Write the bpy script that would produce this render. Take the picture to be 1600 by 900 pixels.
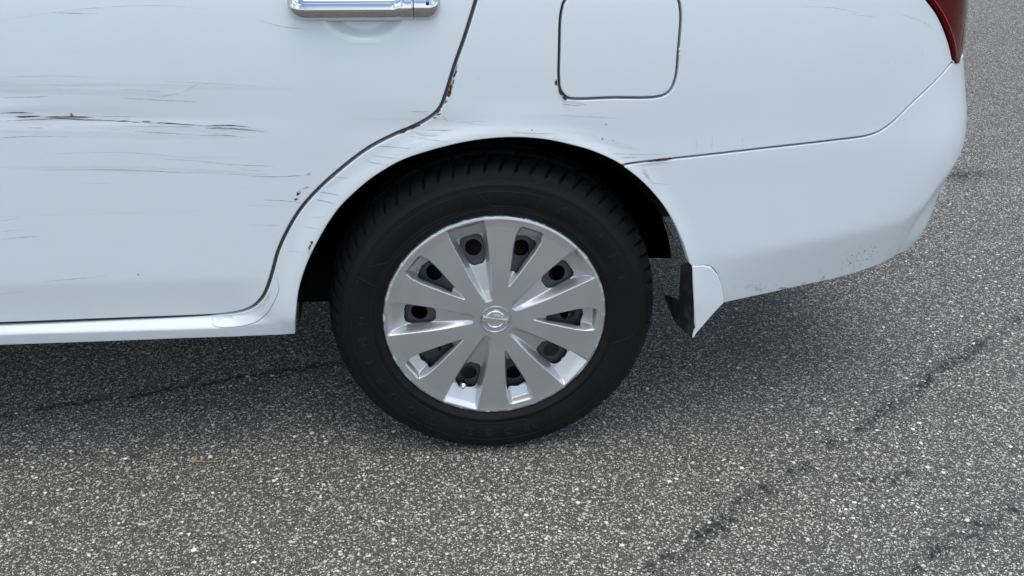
import bpy, bmesh, math, random
import numpy as np
from mathutils import Vector, Matrix
from mathutils.geometry import delaunay_2d_cdt

for o in list(bpy.data.objects):
    bpy.data.objects.remove(o, do_unlink=True)
S = bpy.context.scene
COL = S.collection
random.seed(4)
RNG = np.random.RandomState(11)
R = math.radians

# ------------------------------------------------------------------ camera
cam_d = bpy.data.cameras.new('camera')
cam = bpy.data.objects.new('camera', cam_d)
COL.objects.link(cam)
cam_d.sensor_fit = 'HORIZONTAL'
cam_d.sensor_width = 36.0
cam_d.lens = 36.0 * 1650 / 1600
cam_d.clip_start = 0.02
cam_d.clip_end = 2000
pitch, yaw, roll = 0.47173, 0.09352, 0.01616
fw = Vector((math.sin(yaw) * math.cos(pitch), math.cos(yaw) * math.cos(pitch), -math.sin(pitch)))
rt = Vector((math.cos(yaw), -math.sin(yaw), 0))
up = rt.cross(fw)
rt2 = math.cos(roll) * rt + math.sin(roll) * up
up2 = -math.sin(roll) * rt + math.cos(roll) * up
cam.matrix_world = Matrix(((rt2.x, up2.x, -fw.x, -0.12951), (rt2.y, up2.y, -fw.y, -1.70653),
                           (rt2.z, up2.z, -fw.z, 1.23337), (0, 0, 0, 1)))
S.camera = cam

# ------------------------------------------------------------------ sky, sun, exposure
SUN_EL, SUN_AZ = R(77), R(160)          # azimuth from +y (behind the car) towards +x: high, a little behind the camera
W = bpy.data.worlds.new('World')
S.world = W
W.use_nodes = True
wn, wl = W.node_tree.nodes, W.node_tree.links
wn.clear()
sky = wn.new('ShaderNodeTexSky')
sky.sky_type = 'NISHITA'
sky.sun_disc = False
sky.sun_elevation = SUN_EL
sky.sun_rotation = SUN_AZ
sky.altitude = 50
sky.air_density = 1.0
sky.dust_density = 1.0
tc = wn.new('ShaderNodeTexCoord')
mp = wn.new('ShaderNodeMapping')
mp.inputs['Scale'].default_value = (1.6, 1.6, 3.6)
nz = wn.new('ShaderNodeTexNoise')
nz.inputs['Scale'].default_value = 1.5
nz.inputs['Detail'].default_value = 7
nz.inputs['Roughness'].default_value = 0.55
cr = wn.new('ShaderNodeValToRGB')
cr.color_ramp.elements[0].position = 0.46
cr.color_ramp.elements[1].position = 0.65
mixc = wn.new('ShaderNodeMix')
mixc.data_type = 'RGBA'
mixc.inputs[7].default_value = (9.0, 9.4, 10.0, 1)      # sunlit cloud, in the sky's own units
bgn = wn.new('ShaderNodeBackground')
bgn.inputs['Strength'].default_value = 0.15
wo = wn.new('ShaderNodeOutputWorld')
wl.new(tc.outputs['Generated'], mp.inputs['Vector'])
wl.new(mp.outputs[0], nz.inputs['Vector'])
wl.new(nz.outputs['Fac'], cr.inputs['Fac'])
wl.new(cr.outputs['Color'], mixc.inputs[0])
wl.new(sky.outputs[0], mixc.inputs[6])
wl.new(mixc.outputs[2], bgn.inputs['Color'])
wl.new(bgn.outputs[0], wo.inputs['Surface'])

sun_d = bpy.data.lights.new('sun', 'SUN')
sun_d.energy = 1.2
sun_d.angle = R(55)
sun_d.color = (1.0, 0.95, 0.87)
sun = bpy.data.objects.new('sun', sun_d)
COL.objects.link(sun)
sd = Vector((math.sin(SUN_AZ) * math.cos(SUN_EL), math.cos(SUN_AZ) * math.cos(SUN_EL), math.sin(SUN_EL)))
sun.rotation_euler = sd.to_track_quat('Z', 'Y').to_euler()
sun.location = (0, 0, 20)

S.view_settings.view_transform = 'Standard'
S.view_settings.look = 'None'
S.view_settings.gamma = 1.0
S.view_settings.use_curve_mapping = False
S.view_settings.exposure = 0.50
S.render.engine = 'CYCLES'

# ------------------------------------------------------------------ materials
def mat(name, base=(.5, .5, .5), rough=.5, metal=0.0, coat=0.0, coat_rough=.05, spec=.5):
    m = bpy.data.materials.new(name)
    m.use_nodes = True
    b = m.node_tree.nodes['Principled BSDF']
    b.inputs['Base Color'].default_value = (*base, 1)
    b.inputs['Roughness'].default_value = rough
    b.inputs['Metallic'].default_value = metal
    b.inputs['Coat Weight'].default_value = coat
    b.inputs['Coat Roughness'].default_value = coat_rough
    b.inputs['Specular IOR Level'].default_value = spec
    return m

class NT:
    """small helper for wiring nodes"""
    def __init__(s, m):
        s.m = m; s.t = m.node_tree; s.n = s.t.nodes; s.l = s.t.links
        s.b = s.n['Principled BSDF']
        s.co = s.n.new('ShaderNodeTexCoord').outputs['Object']
    def put(s, sock, v):
        if hasattr(v, 'links'): s.l.new(v, sock)
        elif v is not None:
            sock.default_value = v
    def map(s, scale=(1, 1, 1), rot=(0, 0, 0), loc=(0, 0, 0), src=None):
        n = s.n.new('ShaderNodeMapping')
        n.inputs['Scale'].default_value = scale
        n.inputs['Rotation'].default_value = rot
        n.inputs['Location'].default_value = loc
        s.l.new(src or s.co, n.inputs['Vector'])
        return n.outputs[0]
    def noise(s, scale, detail=3, rough=.5, src=None, dist=0):
        n = s.n.new('ShaderNodeTexNoise')
        n.inputs['Scale'].default_value = scale
        n.inputs['Detail'].default_value = detail
        n.inputs['Roughness'].default_value = rough
        n.inputs['Distortion'].default_value = dist
        s.l.new(src or s.co, n.inputs['Vector'])
        return n.outputs['Fac']
    def vor(s, scale, feature='F1', src=None, rnd=1.0):
        n = s.n.new('ShaderNodeTexVoronoi')
        n.feature = feature
        n.inputs['Scale'].default_value = scale
        n.inputs['Randomness'].default_value = rnd
        s.l.new(src or s.co, n.inputs['Vector'])
        return n
    def ramp(s, f, stops):
        n = s.n.new('ShaderNodeValToRGB')
        e = n.color_ramp.elements
        while len(e) < len(stops): e.new(0.5)
        for k, (p, c) in enumerate(stops):
            e[k].position = p
            e[k].color = (c, c, c, 1) if not hasattr(c, '__len__') else (*c, 1)
        s.put(n.inputs['Fac'], f)
        return n.outputs['Color']
    def math(s, op, a, b=None, c=None, clamp=False):
        n = s.n.new('ShaderNodeMath')
        n.operation = op
        n.use_clamp = clamp
        s.put(n.inputs[0], a); s.put(n.inputs[1], b); s.put(n.inputs[2], c)
        return n.outputs[0]
    def mix(s, f, a, b, mode='MIX'):
        n = s.n.new('ShaderNodeMix')
        n.data_type = 'RGBA'
        n.blend_type = mode
        s.put(n.inputs[0], f)
        for k, v in ((6, a), (7, b)):
            s.put(n.inputs[k], (*v, 1) if isinstance(v, tuple) and len(v) == 3 else v)
        return n.outputs[2]
    def bump(s, h, strength=.3, dist=.001, nrm=None):
        n = s.n.new('ShaderNodeBump')
        n.inputs['Strength'].default_value = strength
        n.inputs['Distance'].default_value = dist
        s.l.new(h, n.inputs['Height'])
        if nrm is not None: s.l.new(nrm, n.inputs['Normal'])
        return n.outputs[0]
    def sep(s, v=None):
        n = s.n.new('ShaderNodeSeparateXYZ')
        s.l.new(v or s.co, n.inputs[0])
        return n.outputs
    def gauss(s, x, c, w):
        d = s.math('DIVIDE', s.math('SUBTRACT', x, c), w)
        return s.math('POWER', 2.718, s.math('MULTIPLY', s.math('MULTIPLY', d, d), -1.0))

def make_paint(name, streaks):
    m = mat(name, (.72, .73, .735), .38, 0, .7, .07, .5)
    t = NT(m)
    x, y, z = t.sep()
    # fine waviness of old sheet metal, faint grime
    grime = t.noise(7, 5, .6)
    col = t.mix(t.ramp(grime, [(.35, 0), (.75, .10)]), (.665, .718, .728), (.565, .585, .565))
    sv = t.map((2.2, 1, 95), rot=(0, R(1.2), 0))
    st = t.noise(1.0, 4, .6, src=sv, dist=.3)
    stm = t.ramp(st, [(.60, 0), (.70, 1)])
    area = t.math('MULTIPLY', t.gauss(z, .62, .16), streaks)
    col = t.mix(t.math('MULTIPLY', t.math('MULTIPLY', stm, area), .10), col, (.30, .30, .30))
    # road grime low on the panels
    low = t.math('MULTIPLY', t.ramp(z, [(.20, 1), (.36, 0)]), t.ramp(t.noise(30, 6, .7), [(.42, 0), (.7, 1)]))
    col = t.mix(t.math('MULTIPLY', low, .34), col, (.33, .30, .25))
    t.l.new(col, t.b.inputs['Base Color'])
    t.l.new(t.math('ADD', t.math('MULTIPLY', grime, .12), .30), t.b.inputs['Roughness'])
    bmp = t.bump(t.noise(4.5, 2, .5), .10, .02)
    bmp = t.bump(st, .03 if streaks else .0, .002, bmp)
    t.l.new(bmp, t.b.inputs['Normal'])
    return m

M = {}
M['paint'] = make_paint('white_paint', 0.35)
M['paint_door'] = make_paint('white_paint_scuffed', 1.0)
# bumper: plastic skin with a spatter of dark dirt at its lower corner
M['bumper'] = make_paint('white_bumper_plastic', 0.25)
t = NT(M['bumper'])
x, y, z = t.sep()
sp = t.ramp(t.noise(170, 3, .6), [(.60, 0), (.64, 1)])
sp2 = t.ramp(t.noise(60, 4, .6), [(.56, 0), (.64, 1)])
ar = t.math('MULTIPLY', t.gauss(x, .71, .045), t.gauss(z, .372, .028))
ar2 = t.math('MULTIPLY', t.gauss(x, .60, .11), t.gauss(z, .325, .018))
dm = t.math('ADD', t.math('MULTIPLY', sp, t.ramp(ar, [(.2, 0), (.7, 1)])),
            t.math('MULTIPLY', sp2, t.math('MULTIPLY', ar2, .75)), clamp=True)
old = t.b.inputs['Base Color'].links[0].from_socket
t.l.new(t.mix(dm, old, (.07, .065, .06)), t.b.inputs['Base Color'])

M['black'] = mat('black_plastic', (.012, .012, .013), .6)
t = NT(M['black']); t.l.new(t.bump(t.noise(300, 3), .2, .001), t.b.inputs['Normal'])
M['liner'] = mat('black_felt_liner', (.003, .003, .003), .95, spec=.1)
t = NT(M['liner']); t.l.new(t.bump(t.noise(120, 4), .4, .002), t.b.inputs['Normal'])
M['flap_in'] = mat('dusty_black_rubber', (.02, .02, .02), .6)
t = NT(M['flap_in'])
t.l.new(t.mix(t.ramp(t.noise(28, 5, .65), [(.48, 0), (.75, .6)]), (.012, .012, .012), (.10, .095, .09)), t.b.inputs['Base Color'])
M['inner'] = mat('primer_grey_jamb', (.10, .10, .105), .6)
M['seal'] = mat('grey_gap', (.10, .10, .10), .7)
t = NT(M['seal']); t.l.new(t.mix(t.noise(60, 3), (.07, .07, .07), (.17, .17, .17)), t.b.inputs['Base Color'])
M['chrome'] = mat('chrome', (.56, .565, .57), .06, 1.0)
t = NT(M['chrome'])
t.l.new(t.math('ADD', t.math('MULTIPLY', t.noise(40, 5), .05), .0), t.b.inputs['Roughness'])
M['gasket'] = mat('pale_grey_gasket', (.42, .43, .44), .35)
M['glass'] = mat('dark_window_glass', (.012, .014, .015), .03, 0, 1.0, .02)
M['rubber'] = mat('tyre_rubber', (.017, .0165, .016), .68, spec=.20)
t = NT(M['rubber'])
dust = t.ramp(t.noise(16, 6, .65), [(.40, 0), (.78, 1)])
t.l.new(t.mix(t.math('MULTIPLY', dust, .5), (.0042, .0040, .0040), (.0115, .0100, .0090)), t.b.inputs['Base Color'])
t.l.new(t.math('ADD', t.math('MULTIPLY', t.noise(60, 4), .25), .48), t.b.inputs['Roughness'])
t.l.new(t.bump(t.noise(420, 3), .12, .0006), t.b.inputs['Normal'])
M['silver'] = mat('silver_hubcap_paint', (.50, .505, .515), .36, .85, .25, .2)
t = NT(M['silver'])
sc = t.ramp(t.noise(55, 6, .7), [(.62, 0), (.72, 1)])
x, y, z = t.sep()
rr = t.math('SQRT', t.math('ADD', t.math('MULTIPLY', x, x), t.math('MULTIPLY', z, z)))
edge = t.ramp(rr, [(.1995, 0), (.2030, 1)])
curb = t.math('MULTIPLY', edge, t.ramp(t.noise(45, 6, .7), [(.52, 0), (.62, 1)]))
col = t.mix(t.math('MULTIPLY', t.noise(9, 5, .6), .25), (.57, .58, .59), (.45, .45, .445))
t.l.new(t.mix(curb, col, (.70, .70, .69)), t.b.inputs['Base Color'])
t.l.new(t.math('SUBTRACT', .85, t.math('MULTIPLY', curb, .8)), t.b.inputs['Metallic'])
t.l.new(t.math('ADD', .31, t.math('MULTIPLY', t.noise(22, 5), .12)), t.b.inputs['Roughness'])
t.l.new(t.bump(curb, .35, .0012), t.b.inputs['Normal'])
M['steel'] = mat('black_steel_wheel', (.055, .055, .058), .5, .2)
M['drum'] = mat('rusty_brake_drum', (.035, .02, .016), .8)
M['valve'] = mat('valve_metal', (.75, .75, .74), .2, 1.0)
M['lens'] = mat('red_lamp_lens', (.075, .0006, .0014), .06, 0, .08, .03, .10)
M['lens_red'] = mat('red_lamp_rim', (.34, .004, .008), .14, 0, .4, .05, .3)
M['rust'] = mat('rust', (.09, .035, .018), .9)
t = NT(M['rust'])
t.l.new(t.ramp(t.noise(240, 4, .7), [(.3, (.015, .008, .006)), (.55, (.10, .032, .014)), (.75, (.26, .11, .05))]), t.b.inputs['Base Color'])
M['chip'] = mat('bare_dark_chip', (.035, .024, .02), .8)
def scratch_mat(name, col, alpha, lo, hi):
    m = mat(name, col, .7)
    t = NT(m)
    n = t.noise(1, 5, .65, src=t.map((38, 38, 900)))
    t.l.new(t.math('MULTIPLY', t.ramp(n, [(lo, 0), (hi, 1)]), alpha), t.b.inputs['Alpha'])
    return m
M['scratch_dark'] = scratch_mat('dark_scrape', (.065, .056, .05), .90, .34, .52)
M['scratch_mid'] = scratch_mat('grey_scuff', (.12, .11, .105), .50, .34, .62)
M['scratch_soft'] = scratch_mat('faint_scuff', (.20, .19, .185), .30, .30, .65)
M['rust_stain'] = scratch_mat('brown_rust_stain', (.30, .19, .10), .22, .25, .7)
M['smudge'] = scratch_mat('grey_smudge', (.24, .235, .225), .09, .25, .75)
M['line'] = mat('thin_seam_shadow', (.22, .21, .20), .7)
M['primer'] = mat('exposed_white_edge', (.80, .80, .79), .45)
M['straw'] = mat('dry_straw', (.42, .22, .10), .8)

# ------------------------------------------------------------------ mesh helpers
def tag(o, label=None, cat=None, group=None, kind=None):
    for k, v in (('label', label), ('category', cat), ('group', group), ('kind', kind)):
        if v: o[k] = v
    return o

def mk(name, V, F, m, parent=None, N=None, smooth=True, loc=None):
    me = bpy.data.meshes.new(name)
    me.from_pydata([tuple(v) for v in V], [], [tuple(int(i) for i in f) for f in F])
    me.update()
    if smooth:
        me.polygons.foreach_set('use_smooth', np.ones(len(me.polygons), dtype=bool))
    if N is not None:
        me.normals_split_custom_set_from_vertices([tuple(n) for n in N])
    if m is not None: me.materials.append(m)
    o = bpy.data.objects.new(name, me)
    COL.objects.link(o)
    if parent is not None: o.parent = parent
    if loc is not None: o.location = loc
    return o

def grid_faces(nr, nc, close_c=False, flip=False):
    f = []
    for i in range(nr - 1):
        for j in range(nc if close_c else nc - 1):
            a, b = i * nc + j, i * nc + (j + 1) % nc
            c, d = b + nc, a + nc
            f.append((a, d, c, b) if flip else (a, b, c, d))
    return f

def lathe(name, prof, n, m, parent=None, cap=False, loc=None):
    """prof: list of (radius, y); axis along y"""
    th = np.linspace(0, 2 * np.pi, n, endpoint=False)
    V = [(r * math.cos(a), y, r * math.sin(a)) for r, y in prof for a in th]
    F = grid_faces(len(prof), n, True)
    if cap:
        F.append(tuple(range(n))[::-1])
    return mk(name, V, F, m, parent, loc=loc)

def box(name, lo, hi, m, parent=None, bev=.0, loc=None):
    bm = bmesh.new()
    bmesh.ops.create_cube(bm, size=1)
    for v in bm.verts:
        v.co = [lo[i] + (v.co[i] + .5) * (hi[i] - lo[i]) for i in range(3)]
    if bev: bmesh.ops.bevel(bm, geom=bm.edges[:], offset=bev, segments=2, affect='EDGES')
    me = bpy.data.meshes.new(name); bm.to_mesh(me); bm.free()
    me.materials.append(m)
    o = bpy.data.objects.new(name, me); COL.objects.link(o)
    if parent is not None: o.parent = parent
    if loc is not None: o.location = loc
    return o

def tube(name, pts, r, m, parent=None, n=8):
    pts = [Vector(p) for p in pts]
    V, k = [], len(pts)
    rs = r if hasattr(r, '__len__') else [r] * k
    for i, p in enumerate(pts):
        d = (pts[min(i + 1, k - 1)] - pts[max(i - 1, 0)]).normalized()
        a = d.orthogonal().normalized(); b = d.cross(a)
        for j in range(n):
            t_ = 2 * math.pi * j / n
            V.append(p + rs[i] * (a * math.cos(t_) + b * math.sin(t_)))
    F = grid_faces(k, n, True, True)
    F += [tuple(range(n)), tuple(range((k - 1) * n, k * n))[::-1]]
    return mk(name, V, F, m, parent)

# SURFACE-BEGIN
# ------------------------------------------------------------------ the body's skin: P(s) in plan, inward offset d(s, z)
Y0, YC = -0.022, 0.825
def sstep(a, b, x):
    t_ = np.clip((x - a) / (b - a), 0, 1)
    return t_ * t_ * (3 - 2 * t_)
def splus(x, w):
    return w * np.logaddexp(0, x / w)
def catmull(P, n=40):
    P = np.array(P, float); P = np.vstack([2 * P[0] - P[1], P, 2 * P[-1] - P[-2]])
    out = []
    for i in range(1, len(P) - 2):
        t_ = np.linspace(0, 1, n, endpoint=False)[:, None]
        p0, p1, p2, p3 = P[i - 1:i + 3]
        d1, d2, d3 = [max(np.linalg.norm(q), 1e-6) ** .5 for q in (p1 - p0, p2 - p1, p3 - p2)]
        m1 = d2 * ((p1 - p0) / d1 - (p2 - p0) / (d1 + d2) + (p2 - p1) / d2)
        m2 = d2 * ((p2 - p1) / d2 - (p3 - p1) / (d2 + d3) + (p3 - p2) / d3)
        out.append((2 * t_**3 - 3 * t_**2 + 1) * p1 + (t_**3 - 2 * t_**2 + t_) * m1 + (-2 * t_**3 + 3 * t_**2) * p2 + (t_**3 - t_**2) * m2)
    out.append(P[-2][None])
    return np.vstack(out)
PLAN = catmull([(-3.44, .847), (-3.42, .45), (-3.34, .22), (-3.2, .10), (-3.0, .04), (-2.7, .008), (-2.3, 0), (-1.5, 0), (-.8, 0),
                (-.3, 0), (0, 0), (.25, .004), (.45, .018), (.62, .044), (.75, .082), (.845, .130), (.916, .205), (.96, .31), (.992, .55), (1.005, .847)])
PLAN[:, 1] += Y0
_ds = np.r_[0, np.cumsum(np.hypot(*np.diff(PLAN, axis=0).T))]
SS = _ds - np.interp(0, PLAN[:, 0], _ds)
_T = np.gradient(PLAN, SS, axis=0); _T /= np.linalg.norm(_T, axis=1)[:, None]
S_REAR, S_FRONT = SS[-1], SS[0]

def d_off(s, z):
    d = .30 * np.clip(z - .70, 0, None)**2 + .04 * np.clip(.60 - z, 0, None)**2
    # door: lower crease, then sill under it
    wd = 1 - sstep(-.47, -.37, s)
    wd = np.where(s < -2.0, 0, wd)
    d = d + wd * .13 * splus(.401 - z, .0020)
    ds = np.interp(z, [.18, .240, .270, .290, .3040, .3065, .3090, .3220, .33], [.05, .022, .0075, .0015, -.0025, -.0027, -.0012, .0130, .0175])
    ws = (1 - sstep(-.50, -.385, s)) * (1 - sstep(.320, .3245, z))
    d = d * (1 - ws) + ds * ws
    # quarter foot in front of the wheel tucks in a little
    d = d + (1 - wd) * (1 - sstep(-.2, -.1, s)) * .35 * splus(.315 - z, .008)
    # wheel arch flare
    r = np.hypot(s - .0, z - .295)
    d = d - .006 * np.exp(-((r - .362) / .022)**2) * sstep(.27, .33, z)
    # bumper lower facet
    zb = np.interp(s, [.2, .43, .61, .70, .80, .845, .875, .95, 1.1, 2], [.400, .412, .432, .438, .447, .472, .508, .545, .56, .56])
    ms = np.interp(s, [.30, .38, .50, .65, .80, .90, 1.0, 1.2, 2], [.0, .14, .24, .30, .30, .30, .30, .3, .3])
    d = d + ms * splus(zb - z, .006)
    wc = sstep(.78, .95, s)
    d = d - wc * .30 * splus(zb - .065 - z, .012) + wc * .45 * splus(.372 - z, .012)
    d = d + .18 * splus(z - .59, .02) * sstep(.72, .98, s)
    d = d - .016 * np.exp(-((z - .55) / .14)**2) * sstep(.6, .95, s)
    # old dents
    for (a, b, ra, rb, h) in ((-.11, .675, .11, .022, .0025), (.03, .69, .14, .018, -.0016), (-.83, .735, .10, .018, .003), (-.80, .700, .16, .007, .0022), (-.60, .690, .14, .006, .0012),
                              (-.62, .70, .25, .03, .0018), (.78, .85, .05, .07, .0016), (-.26, .50, .05, .05, .0015), (.52, .60, .3, .03, -.001)):
        d = d + h * np.exp(-((s - a) / ra)**2 - ((z - b) / rb)**2)
    # finger bowl under the handle
    q = np.hypot((s + .212) / .073, (z - .868) / .054)
    d = d + .013 * (1 - sstep(.60, 1.0, q))
    return d

def FS(s, z, out=0.0):
    s = np.asarray(s, float); z = np.asarray(z, float)
    px, py = np.interp(s, SS, PLAN[:, 0]), np.interp(s, SS, PLAN[:, 1])
    tx, ty = np.interp(s, SS, _T[:, 0]), np.interp(s, SS, _T[:, 1])
    d = d_off(s, z) - out
    return np.stack([px - ty * d, py + tx * d, z + 0 * s], -1)

def FN(s, z):
    e = 7e-4
    a = FS(s + e, z) - FS(s - e, z); b = FS(s, z + e) - FS(s, z - e)
    n = np.cross(a, b)
    return n / np.linalg.norm(n, axis=-1)[..., None]
# SURFACE-END

# TRACE-BEGIN
TR = {
    'door': [(-0.0344, 0.8791), (-0.0522, 0.8247), (-0.0708, 0.7737), (-0.0849, 0.7296), (-0.0947, 0.706), (-0.1113, 0.6896), (-0.1407, 0.6731), (-0.1701, 0.6611), (-0.2138, 0.6387), (-0.2568, 0.6067), (-0.3019, 0.5668), (-0.3345, 0.5306), (-0.3591, 0.4924), (-0.3787, 0.4528), (-0.3911, 0.4159), (-0.401, 0.3882), (-0.4149, 0.3607), (-0.4327, 0.3421), (-0.4521, 0.3319), (-0.4731, 0.3266), (-0.5083, 0.3235), (-0.6875, 0.3206), (-0.8733, 0.3184)],
    'arch': [(-0.3632, 0.2776), (-0.3564, 0.3276), (-0.3482, 0.3744), (-0.3372, 0.4095), (-0.3219, 0.4452), (-0.3024, 0.4811), (-0.2825, 0.513), (-0.2608, 0.5406), (-0.2174, 0.5806), (-0.1887, 0.6003), (-0.1577, 0.6172), (-0.0995, 0.636), (-0.0414, 0.6485), (0.0207, 0.6534), (0.0751, 0.6495), (0.1172, 0.6402), (0.1605, 0.6267), (0.2045, 0.6052), (0.2409, 0.579), (0.2744, 0.5457), (0.304, 0.5069), (0.3306, 0.4572), (0.3512, 0.406)],
    'seam': [(0.2186, 0.6016), (0.3001, 0.6081), (0.3819, 0.6141), (0.4752, 0.6201), (0.5968, 0.6254), (0.6489, 0.6267), (0.6692, 0.6284), (0.6929, 0.6339), (0.7165, 0.6469), (0.7555, 0.6777), (0.8017, 0.705), (0.857, 0.7292), (0.8821, 0.7337)],
    'lamp': [(0.7617, 0.8584), (0.7971, 0.8308), (0.8329, 0.795), (0.8626, 0.7626), (0.8775, 0.7426), (0.895, 0.7267)],
    'fuel': [(0.1042, 0.8725), (0.1005, 0.8536), (0.0998, 0.8), (0.1005, 0.7518), (0.1039, 0.7331), (0.1144, 0.7212), (0.1262, 0.7186), (0.1898, 0.7193), (0.2709, 0.7197), (0.2875, 0.728), (0.2961, 0.7484), (0.2979, 0.7971), (0.2983, 0.8515), (0.2952, 0.8706)],
    'bump_bottom': [(0.437, 0.3052), (0.5132, 0.3116), (0.5911, 0.3191), (0.6764, 0.3225), (0.7666, 0.3311), (0.835, 0.3365), (0.9293, 0.3568)],
    'crease': [(0.4302, 0.4136), (0.6119, 0.4334), (0.6835, 0.4395), (0.7925, 0.4516), (0.8411, 0.4771), (0.8753, 0.5088)],
    'rocker': [(-0.8797, 0.2789), (-0.7143, 0.28), (-0.5463, 0.2821), (-0.49, 0.2822), (-0.4517, 0.2786), (-0.4243, 0.2752), (-0.3958, 0.2749), (-0.3634, 0.2758)],
    'flap': [(0.3566, 0.4025), (0.3789, 0.4009), (0.3947, 0.3958), (0.4119, 0.3756), (0.4237, 0.3494), (0.4343, 0.3118), (0.416, 0.2885), (0.3978, 0.2621), (0.3802, 0.2372)],
    'cap': [(-0.5073, 0.3222), (-0.5055, 0.312), (-0.4447, 0.3078), (-0.4205, 0.3182), (-0.3966, 0.3505), (-0.3835, 0.3843), (-0.3873, 0.4039)],
    'handle': [(-0.3313, 0.8704), (-0.0898, 0.8695), (-0.2118, 0.8475), (-0.1341, 0.8697)],
    'bowl': [(-0.2229, 0.8147), (-0.2811, 0.8507), (-0.159, 0.8488)],
}
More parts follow.
